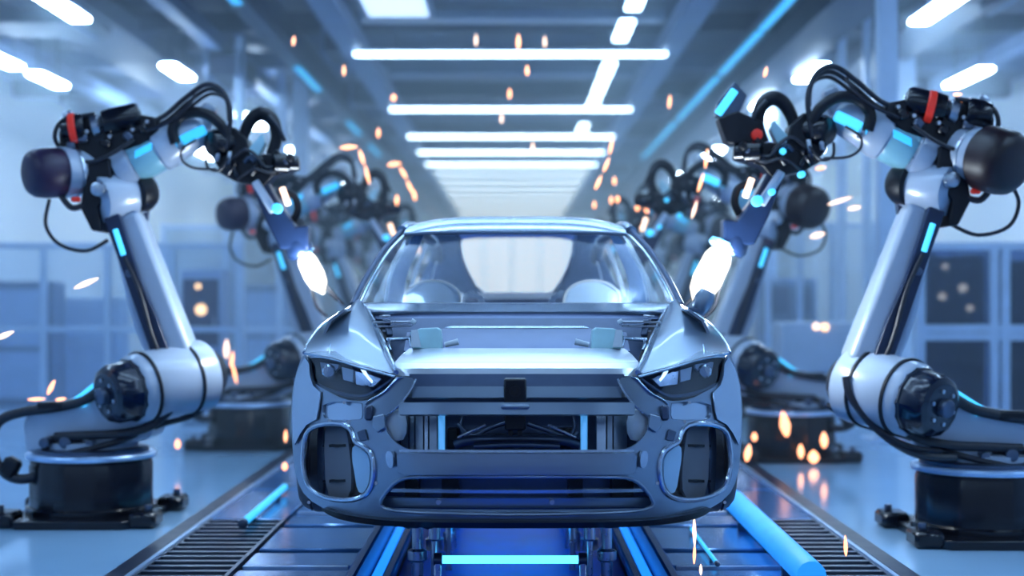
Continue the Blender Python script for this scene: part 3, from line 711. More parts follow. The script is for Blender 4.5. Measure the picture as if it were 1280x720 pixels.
# greenhouse
def gp(px, py, Y, s): return at(side_poly([(px, py)], s)[0][0], py, Y)
def house(s):
    A = [gp(441,381,6.78,s), gp(456,350,6.96,s), gp(478,315,7.22,s), gp(503,289,7.45,s)]
    R = A[-1:] + [gp(512,284,7.6,s), gp(521,287,8.1,s), gp(531,294,8.7,s), gp(541,303,9.2,s)]
    C = R[-1:] + [gp(546,320,9.55,s), gp(545,345,9.85,s)]
    MB().tube(A, [.016,.014,.016], n=10).build('windscreen_pillar', CARD, car)
    a2 = [p+Vector((.026*(1 if s == 0 else -1), .02, -.004)) for p in A]
    MB().tube(a2, .009, n=8).build('pillar_trim', CARL, car)
    MB().tube(R, [.03,.034,.03], n=10).build('roof_rail', CAR, car)
    MB().tube(C, .04, n=10).build('rear_pillar', CAR, car)
    def plate(pts, Y, wd, name, m, d=.02):
        L = [gp(x-wd(i), y, Yv, s) for i, (x, y, Yv) in enumerate(pts)]; Rr = [gp(x+wd(i), y, Yv, s) for i, (x, y, Yv) in enumerate(pts)]
        MB().grid([catmull(L, 4), catmull(Rr, 4)]).build(name, m, car, solid=d)
    plate([(523,294,7.75),(511,318,7.74),(499,345,7.72),(492,384,7.70)], 0, lambda i: 7+i*1.2, 'centre_pillar', mat('blue_pillar_paint', (.09,.22,.48), metal=.2, rough=.3), .03)
    plate([(517,293,7.70),(501,318,7.68),(488,345,7.66),(481,384,7.64)], 0, lambda i: 2.4, 'pillar_flange', CARL, .02)
    plate([(535,298,9.0),(530,315,9.0),(520,340,9.0),(511,372,9.0)], 0, lambda i: 3.5-i*.3, 'rear_door_frame', CARL, .04)
    plate([(546,326,8.6),(543,336,8.6),(540,350,8.6)], 0, lambda i: 1.6, 'belt_hook', CARL, .01)
    MB().grid([[gp(441,381,6.80,s), gp(486,383,7.7,s), gp(505,385,9.0,s), gp(515,386,9.8,s)],[gp(452,392,6.8,s), gp(492,393,7.7,s), gp(508,393,9.0,s), gp(516,392,9.8,s)]]).build('window_sill', CAR, car, solid=.02)
    MB().grid([catmull([gp(448,378,6.90,s), gp(463,348,7.06,s), gp(483,315,7.3,s), gp(508,292,7.6,s)], 4), catmull([gp(484,382,7.66,s), gp(492,345,7.68,s), gp(504,318,7.7,s), gp(516,294,7.72,s)], 4)]).build('front_door_glass', WSG, car)
both(house)
# windscreen
ws = mirrored([(646,291),(560,291),(512,293),(496,307),(480,328),(464,354),(450,380),(560,381),(646,381)])
def Dw(x, y):
    t = (381-y)/93.0; h = abs(x-CC)/205.0
    return 6.80+.64*t+.08*h*h
sheet(ws, Dw, step=12, smooth=0).build('windscreen', WSG, car, solid=.005)
# roof
rows = []
for Y, yy, hw, cr in ((7.40,291,139,0),(7.44,284,136,5),(7.55,279,128,6),(7.8,277,118,5),(8.4,282,108,7),(9.1,294,98,8),(9.5,303,92,8)):
    r_ = []
    for i in range(25):
        u = -1+2*i/24; r_.append(at(CC-2+u*hw, yy-cr*(1-abs(u)**3.5)+3*abs(u)**6, Y))
    rows.append(r_)
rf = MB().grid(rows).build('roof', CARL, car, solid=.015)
MB().tube([v+Vector((0,-.006,.002)) for v in rows[0]][::2], .010, n=8, smooth=2).build('roof_header', CAR, rf)
# rear bulkhead with the window opening
rw = mirrored([(646,295),(590,295),(577,297),(574,303),(576,320),(583,338),(592,355),(602,368),(616,371),(646,371)])
bh = mirrored([(646,288),(560,289),(536,296),(541,320),(528,345),(516,372),(514,384),(646,384)])
bk = sheet(bh, lambda x, y: 9.55+.25*(y-290)/90-.1*(abs(x-CC)/130)**2, [rw], step=8).build('rear_bulkhead', mat('blue_interior_paint', (.13,.24,.46), metal=.2, rough=.35), car, solid=.015)
Q = chaikin(rw, 1); MB().tube([at(x, y, 9.5+.25*(y-290)/90) for x, y in Q[::2]], .010, n=8, smooth=0, closed=True).build('window_flange', CARL, bk)
MB().grid([row(520, 772, 375, 8.9), row(530, 762, 367, 9.6)]).build('parcel_shelf', BAY, car, solid=.015)
# dash top and seats (domed shells)
MB().grid([row(470, 822, 383, 6.9), row(500, 792, 386, 7.4)]).build('dash_top', BAY, car, solid=.02)
def seat(cx, name):
    Y = 8.15
    q = lambda x, y, d=0: at(x, y, Y+d)
    pts = [(cx-35,392),(cx-35,375),(cx-32,365),(cx-24,357),(cx-12,352),(cx,351),(cx+12,352),(cx+24,357),(cx+32,365),(cx+35,375),(cx+35,392)]
    pts = [p for p in pts]
    a = [q(*p) for p in pts]; b = [q(*p, .12) for p in pts]
    f = MB().prism(a, b).build(name, mat('pale_seat_shell', (.42,.60,.82), rough=.4), car, bevel=.02)
    MB().tube([v+Vector((0,-.004,0)) for v in a], .007, n=6, smooth=2).build('seat_piping', WHTP, f)
seat(541, 'seat'); seat(740, 'seat')
both(lambda s: MB().prism([gp(577,384,8.4,s),gp(579,366,8.4,s),gp(590,363,8.4,s),gp(603,370,8.4,s),gp(610,384,8.4,s),gp(600,384,8.4,s),gp(597,374,8.4,s),gp(583,373,8.4,s)],
                        [v+Vector((0,.05,0)) for v in (gp(577,384,8.4,s),gp(579,366,8.4,s),gp(590,363,8.4,s),gp(603,370,8.4,s),gp(610,384,8.4,s),gp(600,384,8.4,s),gp(597,374,8.4,s),gp(583,373,8.4,s))]).build('console_bracket', CARL, car, bevel=.003))
# mirror stub on the maroon robots' side
mr_ = MB().lathe(at(872,392,6.9), at(884,366,6.9), [(0,.03),(.03,.045),(.08,.05),(.12,.035),(.125,.01)], 18).build('door_mirror', CAR, car)
MB().beam(at(852,386,6.85), at(874,388,6.88), .04, .02, ch=.005).build('mirror_arm', DSTEEL, mr_)

# ------------------------------------------------------------------ welding robots
def robot(bx, by, s, label, group, sh=0.0, cap=PURP, arm_tilt=0.0, gun=True, camera_tool=False, hi=True, gunmat=NAVY):
    r = empty('welding_robot', (bx, by, 0), label, 'robot arm', group)
    N = 1 if hi else .6
    def q(px, py, d=0.0):
        z = (648-py)/212.0; t = min(1, max(0, (z-.45)/.4)); t = t*t*(3-2*t)
        lean = arm_tilt*max(0, z-.8)
        return Vector((bx+s*((px-115)/212.0+sh*t+lean), by+d, z))
    def B(mb, name, m, par=None, **k): return mb.build(name, m, par or r, **k)
    u = lambda v: v/212.0
    # base plate with feet
    m = MB()
    oc = [(-.40,-.36),(-.30,-.46),(.30,-.46),(.40,-.36),(.40,.36),(.30,.46),(-.30,.46),(-.40,.36)]
    m.prism([(bx+x, by+y, .0) for x, y in oc], [(bx+x, by+y, .05) for x, y in oc])
    pl = B(m, 'base_plate', BLKG, bevel=.008)
    for a, b in ((-1,-1),(1,-1),(1,1),(-1,1)):
        B(MB().box((bx+a*.40, by+b*.33, .045), (.16, .2, .09), ch=.02), 'base_foot', BLKG)
        B(MB().cyl((bx+a*.42, by+b*.34, .09), (bx+a*.42, by+b*.34, .125), .022, n=6, b=.004), 'anchor_bolt', DSTEEL)
    B(MB().lathe((bx, by, .05), (bx, by, 1), [(0,.375),(.03,.375),(.04,.352),(.27,.352),(.285,.345),(.31,.345)], 84, rib=.008, nrib=14), 'pedestal', BLKG)
    B(MB().lathe((bx, by, .36), (bx, by, 1), [(0,.35),(.004,.372),(.022,.376),(.034,.37),(.038,.345)], 48), 'rim_ring', EDGEM)
    B(MB().lathe((bx, by, .398), (bx, by, 1), [(0,.33),(.02,.33),(.026,.31),(.028,.2)], 40), 'turntable', DSTEEL)
    B(MB().lathe((bx, by, .425), (bx, by, 1), [(0,.27),(.03,.27),(.04,.24)], 36), 'turntable_collar', WHT)
    # carousel casting
    prof = [(44,562),(40,530),(46,514),(62,504),(92,499),(118,488),(134,472),(150,462),(172,470),(196,492),(206,520),(196,546),(168,553),(128,556),(100,556),(96,545),(80,545),(78,562)]
    B(MB().prism([q(x, y, -.17) for x, y in prof], [q(x, y, .17) for x, y in prof]), 'carousel', WHT, bevel=.022)
    B(MB().prism([q(x, y, -.19) for x, y in [(64,562),(64,545),(90,538),(112,541),(118,560)]], [q(x, y, .19) for x, y in [(64,562),(64,545),(90,538),(112,541),(118,560)]]), 'drive_box', BLK, bevel=.012)
    for x, y, rr in ((72,549,.03),(98,549,.036),(128,551,.026)):
        B(MB().cyl(q(x, y, -.26), q(x, y, -.18), rr, n=16, b=.008), 'drive_motor', DSTEEL)
    B(MB().prism([q(x, y, -.20) for x, y in [(90,507),(112,490),(130,476),(142,472),(140,484),(118,506)]], [q(x, y, -.165) for x, y in [(90,507),(112,490),(130,476),(142,472),(140,484),(118,506)]]), 'carousel_light', CYAN, bevel=.003)
    # shoulder drum: axis runs towards the car and slightly away
    a0, a1 = (q(168,487,-.30), q(257,468,.14)) if cap is PURP else (q(174,490,-.32), q(238,470,.12))
    ax = (a1-a0).normalized(); L = (a1-a0).length
    sd = B(MB().lathe(a0+ax*.06, a1, [(0,.15),(.005,.18),(.03,.20),(L-.16,.215),(L-.12,.210),(L-.1,.18)], 40), 'shoulder_drum', WHT)
    for t in (.13, L-.20): B(MB().lathe(a0+ax*t, a1, [(0,.19),(.004,.221-.008*(t<.2)),(.018,.223-.008*(t<.2)),(.022,.19)], 40), 'drum_band', BLK, sd)
    mc = B(MB().lathe(a0-ax*.10, a1, [(0,.06),(.004,.128),(.02,.156),(.05,.170),(.15,.174),(.155,.184),(.175,.184),(.18,.16)], 14), 'shoulder_motor', mat('blue_black_motor_enamel', (.003,.007,.022), rough=.22, coat=.3), angle=25)
    for k in range(6):
        a = k*math.pi/3+.3; e1 = ax.cross(Vector((0,0,1))).normalized(); e2 = ax.cross(e1)
        c = a0-ax*.105+(e1*math.cos(a)+e2*math.sin(a))*.09
        B(MB().cyl(c, c+ax*.02, .012, n=6), 'motor_screw', STEEL, mc)
    B(MB().cyl(a0-ax*.14, a0-ax*.08, .05, n=20, b=.01), 'motor_hub', DSTEEL, mc)
    B(MB().lathe(a1-ax*.11, a1+ax, [(0,.19),(.02,.20),(.08,.185),(.13,.14),(.16,.11),(.17,.04)], 16), 'shoulder_end_cap', BLK, angle=25)
    # lower arm
    P0, P1 = q(222,452,.02), q(160,268,.00)
    def bar(p0, p1, w0, w1, d0, d1, name, mm, bev=.02, par=None, shift=Vector((0,0,0))):
        """tapered rounded beam in the arm plane"""
        p0 = p0+shift; p1 = p1+shift
        D = (p1-p0).normalized(); W = D.cross(Vector((0,1,0))).normalized()
        a = [p0+W*w0*i+Vector((0,d0*j,0)) for i, j in ((-1,-1),(1,-1),(1,1),(-1,1))]
        b = [p1+W*w1*i+Vector((0,d1*j,0)) for i, j in ((-1,-1),(1,-1),(1,1),(-1,1))]
        return B(MB().prism(a, b), name, mm, par, bevel=bev)
    la = bar(P0, P1, .125, .085, .13, .10, 'lower_arm', WHT, .04)
    D = (P1-P0).normalized(); Wd = D.cross(Vector((0,1,0))).normalized()
    if Wd.x*s > 0: Wd = -Wd            # points away from the car
    def on(t, w_, d_): return P0.lerp(P1, t)+Wd*w_+Vector((0, d_, 0))
    pan = [on(.04,-.005,0), on(.12,.10,0), on(1.0,.105,0), on(1.0,.015,0), on(.55,.02,0), on(.3,-.0,0)]
    B(MB().prism([p+Vector((0,-.155,0)) for p in pan], [p+Vector((0,.155,0)) for p in pan]), 'arm_inlay', NAVY, la, bevel=.008)
    c0, c1 = on(.74,.062,-.165), on(.91,.062,-.155)
    B(MB().tube([c0, c0.lerp(c1,.5), c1], .016, n=8), 'arm_light', CYAN, la)
    B(MB().tube([on(.05,.13,-.02), on(.3,.145,-.02), on(.62,.12,-.02), on(.8,.10,-.02)], .030, n=12), 'balance_rod', WHT)
    B(MB().tube([on(.02,.05,-.14), on(.2,.055,-.175), on(.5,.04,-.175), on(.72,.06,-.17)], .013, n=8), 'arm_cable', CABLE)
    B(MB().cyl(on(.62,.07,-.17), on(.62,.07,-.14), .022, n=12, b=.005), 'arm_bolt', DSTEEL, la)
    # elbow
    B(MB().lathe(q(128,252,-.12), q(178,236,.12), [(0,.09),(.01,.135),(.05,.145),(.26,.145),(.30,.13),(.31,.08)], 32), 'elbow_housing', WHT)
    B(MB().lathe(q(168,243,-.02), q(190,236,.10), [(0,.10),(.01,.115),(.08,.115),(.12,.09),(.13,.03)], 24), 'elbow_disc', BLK)
    B(MB().cyl(q(136,240,-.24), q(138,240,-.12), .042, n=20, b=.01), 'elbow_pivot', STEEL)
    B(MB().prism([q(x, y, -.16) for x, y in [(118,206),(146,200),(150,238),(132,262),(136,292),(124,290),(110,262)]], [q(x, y, .10) for x, y in [(118,206),(146,200),(150,238),(132,262),(136,292),(124,290),(110,262)]]), 'elbow_bracket', BLK, bevel=.012)
    B(MB().prism([q(x, y, .02) for x, y in [(168,262),(184,256),(180,300),(172,292)]], [q(x, y, .08) for x, y in [(168,262),(184,256),(180,300),(172,292)]]), 'rear_bracket', NAVY, bevel=.008)
    # big motor
    m0, m1 = (q(52,222,-.26), q(118,214,.02)) if cap is PURP else (q(72,226,-.34), q(118,204,-.02))
    mx = (m1-m0).normalized(); mk = 1.0 if cap is PURP else 1.22
    B(MB().lathe(m0, m1, [(0,.02),(.002,.085*mk),(.018,.118*mk),(.05,.138*mk),(.10,.145*mk),(.20,.145*mk),(.215,.135*mk)], 28), 'main_motor_cap', cap)
    B(MB().lathe(m0+mx*.20, m1, [(0,.13),(.005,.150),(.06,.150),(.10,.142),(.16,.142),(.18,.12)], 28), 'motor_housing', WHT)
    B(MB().lathe(m0+mx*.27, m1, [(0,.14),(.004,.155),(.02,.155),(.024,.14)], 28), 'motor_band', STEEL)
    B(MB().tube([q(86,246,-.16), q(100,262,-.16), q(116,258,-.14)], .018, n=8), 'motor_cable', CABLE)
    B(MB().box(q(106,252,-.17), (.05,.04,.03), ch=.008), 'red_connector', RED)
    # machinery over the elbow
    B(MB().prism([q(x, y, -.12) for x, y in [(82,190),(80,166),(96,148),(124,150),(156,142),(202,150),(204,166),(186,186),(150,194),(130,204),(104,198)]],
                 [q(x, y, .12) for x, y in [(82,190),(80,166),(96,148),(124,150),(156,142),(202,150),(204,166),(186,186),(150,194),(130,204),(104,198)]]), 'drive_block', BLK, bevel=.02)
    B(MB().lathe(q(134,158,-.10), q(182,146,-.06), [(0,.05),(.01,.075),(.06,.082),(.2,.082),(.22,.07),(.23,.04)], 24), 'wrist_motor', BLKG)
    B(MB().lathe(q(120,162,-.10), q(182,146,-.06), [(0,.04),(.01,.066),(.05,.066),(.07,.05)], 20), 'wrist_motor_flange', STEEL)
    B(MB().lathe(q(84,166,-.12), q(122,160,-.10), [(0,.03),(.01,.07),(.05,.082),(.12,.082),(.14,.07)], 20), 'wrist_motor', BLKG)
    rb = 95 if cap is PURP else 150
    B(MB().lathe(q(rb,164 if rb == 95 else 156,-.12), q(rb+27,160 if rb == 95 else 150,-.10), [(0,.08),(.004,.088),(.035,.088),(.04,.08)], 20), 'red_band', RED)
    B(MB().cyl(q(86,148,-.10), q(97,143,-.10), .022, n=12, b=.006), 'plug_cap', STEEL)
    for x, y, a_ in (((300,232,0),(322,206,0),(334,252,0)) if cap is MARN else ()):
        B(MB().cyl(q(x, y, -.13), q(x, y, -.07), .018, n=12, b=.004), 'status_light', CYAN)
    for k, (x, y) in enumerate(((112,176),(140,182),(168,174),(186,164),(98,186))):
        B(MB().box(q(x, y, -.135), (.06,.04,.05), Matrix.Rotation(.4*k, 3, 'Y'), ch=.01), 'drive_cover', BLKG if k % 2 else DSTEEL)
        B(MB().cyl(q(x+6, y-8, -.15), q(x+6, y-8, -.12), .012, n=6), 'cover_screw', STEEL)
    B(MB().tube([q(84,190,-.1), q(78,176,-.14), q(84,158,-.14), q(104,150,-.12), q(126,146,-.12)], .013, n=8), 'drive_cable', CABLE)
    B(MB().tube([q(100,200,-.14), q(124,206,-.17), q(150,196,-.17), q(176,178,-.16)], .012, n=8), 'drive_cable', CABLE)
    # forearm
    f0, f1 = q(148,216,-.02), q(258,158,.0)
    fx = (f1-f0).normalized(); Lf = (f1-f0).length
    fa = B(MB().lathe(f0, f1, [(0,.09),(.005,.118),(.03,.128),(.10,.130),(.11,.118),(.27,.115),(.28,.128),(.33,.128),(.36,.118),(Lf-.04,.095),(Lf,.06)], 36), 'forearm', WHT)
    B(MB().lathe(f0+fx*.115, f1, [(0,.118),(.01,.122),(.14,.120),(.15,.116)], 36), 'forearm_sleeve', mat('sea_green_sleeve', (.24,.50,.60), rough=.3, var=.05), fa)
    for t in (.105, .272): B(MB().lathe(f0+fx*t, f1, [(0,.11),(.002,.124),(.008,.124),(.01,.11)], 36), 'forearm_band', STEEL, fa)
    pk = [f0+fx*.15+Vector((0,-.122,.045)), f0+fx*.26+Vector((0,-.120,.045)), f0+fx*.26+Vector((0,-.124,.0)), f0+fx*.15+Vector((0,-.126,.0))]
    B(MB().prism(pk, [v+Vector((0,.02,0)) for v in pk]), 'forearm_light', CYANS, fa, bevel=.003)
    B(MB().beam(q(224,182,-.105), q(262,164,-.10), .03, .06, ch=.01), 'wrist_light', CYAN if cap is MARN else CYANS, fa)
    B(MB().lathe(q(228,186,-.10), q(248,176,-.10), [(0,.02),(.01,.035),(.03,.035),(.04,.02)], 16), 'light_housing', STEEL, fa)
    B(MB().prism([q(x, y, -.03) for x, y in [(200,172),(232,150),(258,128),(272,134),(262,160),(222,186)]], [q(x, y, .07) for x, y in [(200,172),(232,150),(258,128),(272,134),(262,160),(222,186)]]), 'wrist_cover', WHT, bevel=.02)
    # wrist arc and joint
    B(MB().tube([q(226,182,-.12), q(222,166,-.12), q(230,151,-.12), q(246,144,-.12), q(264,146,-.12), q(280,158,-.11), q(288,172,-.09)], .032, n=12), 'wrist_arc', BLK)
    B(MB().lathe(q(266,182,-.10), q(300,178,.06), [(0,.03),(.01,.07),(.04,.085),(.16,.085),(.2,.07),(.21,.03)], 20), 'wrist_joint', BLKG)
    B(MB().prism([q(x, y, -.07) for x, y in [(268,166),(296,160),(312,176),(318,204),(300,220),(276,212),(264,190)]], [q(x, y, .07) for x, y in [(268,166),(296,160),(312,176),(318,204),(300,220),(276,212),(264,190)]]), 'wrist_block', BLK, bevel=.014)
    for x, y in ((276,204),(290,208),(286,170)):
        B(MB().cyl(q(x, y, -.10), q(x+2, y-16, -.10), .014, n=10, b=.004), 'solenoid', STEEL)
    # hose loops
    for k, dz in enumerate((0, 5, 10)):
        d = -.10+.05*k
        B(MB().tube([q(186,158+dz*.4,d), q(210,148+dz,d), q(236,126+dz,d), q(262,109+dz*.9,d), q(282,116+dz*.7,d), q(292-dz*.6,140,d), q(291-dz*.5,166,d), q(286,190,d)], .015-.002*k, n=8), 'cable_hose', CABLE)
    B(MB().tube([q(190,168,-.14), q(216,158,-.15), q(240,140,-.15), q(250,122,-.12)], .010, n=6), 'cable_hose', CABLE)
    B(MB().tube([q(252,178,-.14), q(236,190,-.16), q(236,204,-.16), q(250,213,-.15), q(276,214,-.12)], .008, n=6), 'thin_cable', CABLE)
    B(MB().tube([q(264,196,-.12), q(266,212,-.14), q(280,216,-.14), q(292,200,-.12)], .008, n=6), 'thin_cable', CABLE)
    # tool carrier
    B(MB().tube([q(302,186,.0), q(306,166,.0), q(316,148,.0), q(330,142,.0), q(342,152,.0), q(346,172,.0), q(340,194,.0)], [.036,.034,.040,.042,.038,.034,.036], n=12), 'tool_yoke', BLK)
    B(MB().tube([q(338,146,-.05), q(350,160,-.06), q(358,178,-.05)], .012, n=8), 'thin_cable', CABLE)
    B(MB().prism([q(x, y, -.06) for x, y in [(314,186),(330,168),(334,180),(322,204),(312,202)]], [q(x, y, .02) for x, y in [(314,186),(330,168),(334,180),(322,204),(312,202)]]), 'tool_shield', mat('pale_cyan_cover', (.40,.66,.76), rough=.3), bevel=.006)
    B(MB().prism([q(x, y, -.08) for x, y in [(272,214),(300,204),(334,194),(372,200),(374,212),(344,222),(330,238),(316,232),(296,228)]], [q(x, y, .08) for x, y in [(272,214),(300,204),(334,194),(372,200),(374,212),(344,222),(330,238),(316,232),(296,228)]]), 'tool_mount', BLK, bevel=.012)
    if gun:
        g = B(MB().prism([q(x, y, -.07) for x, y in [(314,226),(334,222),(350,252),(372,284),(388,282),(388,312),(352,312),(336,280)]], [q(x, y, .07) for x, y in [(314,226),(334,222),(350,252),(372,284),(388,282),(388,312),(352,312),(336,280)]]), 'weld_gun_body', gunmat, bevel=.014)
        B(MB().beam(q(322,228,-.085), q(346,266,-.085), .02, .05, ch=.006), 'gun_cover', WHT, g)
        B(MB().cyl(q(350,262,-.11), q(350,262,-.06), .03, n=12, b=.006), 'gun_light', CYAN, g)
        B(MB().lathe(q(366,296,0), q(384,330,0), [(0,.06),(.05,.075),(.10,.085),(.13,.07)], 20), 'nozzle_cup', NAVY, g)
        B(MB().tube([q(356,240,.03), q(368,246,.03), q(372,262,.03), q(366,276,.03)], .022, n=10), 'transformer', BLK, g)
        B(MB().cyl(q(356,236,-.09), q(364,258,-.09), .018, n=10, b=.004), 'glowing_orange_clip', SPKW, g)  # spark glow put onto the clip
        for x0, y0, x1, y1 in ((384,330,398,352),(398,352,422,376),(402,350,430,382)):
            B(MB().beam(q(x0,y0,.01), q(x1,y1,.01), .02, .016, ch=.004), 'electrode_arm', BLK, g)
        B(MB().tube([q(386,340,.02), q(390,364,.02), q(396,384,.02), q(408,396,.02)], .010, n=6), 'electrode_arm', BLK, g)
    if camera_tool:
        c = B(MB().prism([q(x, y, -.07) for x, y in [(340,172),(372,158),(394,166),(384,196),(350,200)]], [q(x, y, .07) for x, y in [(340,172),(372,158),(394,166),(384,196),(350,200)]]), 'inspection_head', BLK, bevel=.014)
        B(MB().prism([q(x, y, -.05) for x, y in [(372,166),(360,140),(374,124),(394,148),(396,164)]], [q(x, y, .05) for x, y in [(372,166),(360,140),(374,124),(394,148),(396,164)]]), 'sensor_arm', DSTEEL, c, bevel=.008)
        B(MB().beam(q(394,162,-.05), q(374,134,-.05), .03, .045, ch=.006), 'sensor_light', CYAN, c)
        B(MB().cyl(q(350,186,-.10), q(350,186,-.06), .03, n=12, b=.006), 'red_lens', RED, c)
    if cap is MARN:
        B(MB().tube([q(252,462,-.16), q(250,486,-.18), q(240,516,-.2), q(222,538,-.22), q(196,550,-.24), q(160,552,-.24)], .022, n=8), 'supply_hose', CABLE)
        B(MB().tube([q(246,500,-.18), q(232,526,-.22), q(206,540,-.24), q(176,544,-.24)], .014, n=8), 'supply_hose', CABLE)
    rnd = random.Random(5)
    for k in range(16 if hi else 0):
        x = 286+84*(k/15)+rnd.uniform(-3, 3); y = 214-10*(k/15)+rnd.uniform(-9, 12) if k < 12 else 206+rnd.uniform(-6, 6)
        d = -.08-rnd.uniform(.0, .03); e = rnd.uniform(-9, 9)
        B(MB().cyl(q(x, y, d), q(x+e, y-rnd.uniform(5, 13), d-.01), rnd.uniform(.012, .024), n=12, b=.004), 'tool_fitting', (BLKG, DSTEEL, BLK)[k % 3])
    B(MB().tube([q(290,206,-.09), q(310,190,-.12), q(324,196,-.12), q(338,212,-.11), q(358,204,-.1)], .011, n=6), 'thin_cable', CABLE)
    B(MB().tube([q(300,226,-.08), q(322,214,-.12), q(346,218,-.12), q(368,200,-.09)], .009, n=6), 'thin_cable', CABLE)
    B(MB().lathe(q(344,206,-.10), q(374,206,-.05), [(0,.03),(.01,.055),(.09,.058),(.10,.045),(.15,.045),(.16,.02)], 20), 'tool_drive', BLKG)
    # supply hoses at the base
    B(MB().tube([q(78,560,-.2), q(58,590,-.2), q(30,592,-.2), q(10,572,-.2), q(6,542,-.2), q(16,522,-.2), q(44,512,-.2), q(86,506,-.2), q(118,498,-.19), q(142,480,-.2)], .030, n=10), 'supply_hose', CABLE)
    B(MB().tube([q(232,498,-.18), q(205,526,-.22), q(170,537,-.24), q(120,540,-.24), q(84,542,-.22)], .026, n=10), 'supply_hose', CABLE)
    B(MB().tube([q(270,498,.1), q(240,520,.0), q(205,530,-.1), q(160,548,-.2), q(110,560,-.28), q(92,562,-.22)], .018, n=8), 'supply_hose', CABLE)
    B(MB().box(q(28,580,-.2), (.10,.08,.12), Matrix.Rotation(.5*s, 3, 'Y'), ch=.02), 'hose_clamp', BLK)
    B(MB().box(q(78,505,-.19), (.16,.08,.05), ch=.012), 'hose_clamp', BLK)
    # rear cable loop under the motor
    B(MB().tube([q(66,250,-.06), q(60,282,-.04), q(76,306,-.02), q(108,314,.0), q(134,300,.02)] if cap is PURP else [q(60,238,-.04), q(46,262,-.02), q(56,290,0), q(90,300,.02), q(120,288,.03)], .011, n=8), 'loop_cable', CABLE)
    return q
GP, GM = 'purple-capped welding robots', 'maroon-capped welding robots'
q1 = robot(-2.48, 8.5, 1, 'large near welding robot with a dark purple motor cap, on a black round pedestal', GP)
q2 = robot(-2.30, 12.6, 1, 'second welding robot of the purple-capped row, its black pedestal behind the front of the car', GP, sh=.10, gun=True)
robot(-2.38, 17.2, 1, 'third welding robot of the purple-capped row, mostly hidden behind the car roof', GP, sh=.1, gun=True, hi=False)
robot(-2.40, 22.0, 1, 'fourth and most hazy welding robot of the purple-capped row', GP, sh=.1, gun=True, hi=False)
q5 = robot(2.56, 7.85, -1, 'large near welding robot with a maroon motor cap, its pedestal cut by the picture edge', GM, sh=.13, cap=MARN, camera_tool=True)
q6 = robot(2.27, 11.7, -1, 'second welding robot of the maroon-capped row, with orange sparks around its pedestal', GM, sh=.05, cap=MARN, camera_tool=False)
robot(2.3, 15.9, -1, 'third welding robot of the maroon-capped row, mostly hidden behind the car', GM, sh=.1, cap=MARN, hi=False)
robot(2.35, 20.5, -1, 'fourth and most hazy welding robot of the maroon-capped row', GM, sh=.1, cap=MARN, hi=False)

# welding arcs
def arc(q, label, big=.72, cx=392, cy=342):
    c = q(cx, cy, .0)
    r = empty('welding_arc', c, label, 'welding arc', 'white-hot welding arcs')
    d = (q(384,326)-q(402,362)).normalized()
    L = .17*big
    MB().lathe(c+d*L, c-d, [(0,.02),(.02*big,.065*big),(.06*big,.08*big),(.20*big,.085*big),(.28*big,.07*big),(.33*big,.03*big),(.36*big,.008)], 18).build('arc_core', ARC, r)
    MB().lathe(c+d*(L+.05*big), c-d, [(0,.03*big),(.01,.085*big),(.04*big,.092*big),(.055*big,.07*big)], 18).build('arc_rim', ARCB, r)
    l = bpy.data.lights.new('arc_light', 'POINT'); l.energy = 55*big; l.color = (.75, .88, 1.0); l.shadow_soft_size = .12
    lo = bpy.data.objects.new('arc_light', l); COL.objects.link(lo); lo.parent = r; lo.location = (0, -.15, .0)
arc(q1, 'white-hot welding arc at the gun tip of the purple-capped near robot')
arc(q5, 'larger white-hot welding arc at the gun tip of the maroon-capped near robot', .95, 402, 347)

# sparks flying off the welds: (x, y, length px, width px, tilt from vertical in degrees, distance, pale?)
def sparks(lst, label, group):
    for (px, py, ln, wd, ang, Y, pale) in lst:
        c = at(px, py, Y); L = ln/F*Y; W = wd/F*Y/2*.8; a = math.radians(ang)
        d = Vector((math.sin(a), .15, math.cos(a))).normalized()
        m = MB().lathe(c-d*L/2, c+d*L/2, [(0,W*.15),(L*.12,W*.6),(L*.4,W),(L*.65,W*.85),(L*.9,W*.4),(L,W*.1)], 8)
        tag(m.build('spark', SPKW if pale else SPK), label, 'spark', group)
sparks([(367,51,13,5,5,11,0),(430,88,14,5,0,11,0)], 'small orange spark glowing under the dark roof near the broken blue strip', 'roof sparks near the broken blue strip')
sparks([(492,122,9,9,0,12,0),(473,166,13,6,0,12,0)], 'round orange spark between the tube lamp ends and the broken blue strip', 'sparks at the tube lamp ends')
sparks([(648,52,20,7,0,11,0),(659,88,14,6,0,11,0),(637,117,14,6,0,12,0)], 'orange spark glowing in front of the upper tube lamps over the middle of the car', 'sparks over the middle of the car')
sparks([(627,148,13,5,0,12,1),(666,184,14,5,0,12,1),(595,50,16,5,0,12,1),(681,52,16,5,0,12,1)], 'pale spark in front of the tube lamps over the middle of the car', 'pale sparks over the middle of the car')
sparks([(837,127,18,5,5,11,0),(957,90,14,5,15,9.5,0),(921,120,14,5,8,9.5,1)], 'orange spark near the blue roof strip above the maroon-capped robots', 'sparks near the blue roof strip')
sparks([(764,182,24,5,12,10.5,0),(758,206,20,5,22,10.5,0),(748,228,20,6,25,10.5,0)], 'elongated orange spark in the bent stream above the car roof edge', 'bent stream of sparks above the roof')
sparks([(768,226,11,6,0,12,0),(772,249,9,7,0,12,0),(764,250,11,5,0,12,0),(797,258,12,8,10,12,0),(808,261,12,7,-10,12,0),(743,256,10,5,0,12,0)], 'small orange spark in the cluster just above the corner of the car roof', 'spark cluster at the roof corner')
sparks([(883,198,26,5,8,9.4,0),(876,228,26,5,18,9.4,0),(868,262,24,5,18,9.4,1)], 'long thin spark falling beside the hose arch of the second maroon-capped robot', 'falling sparks beside the hose arch')
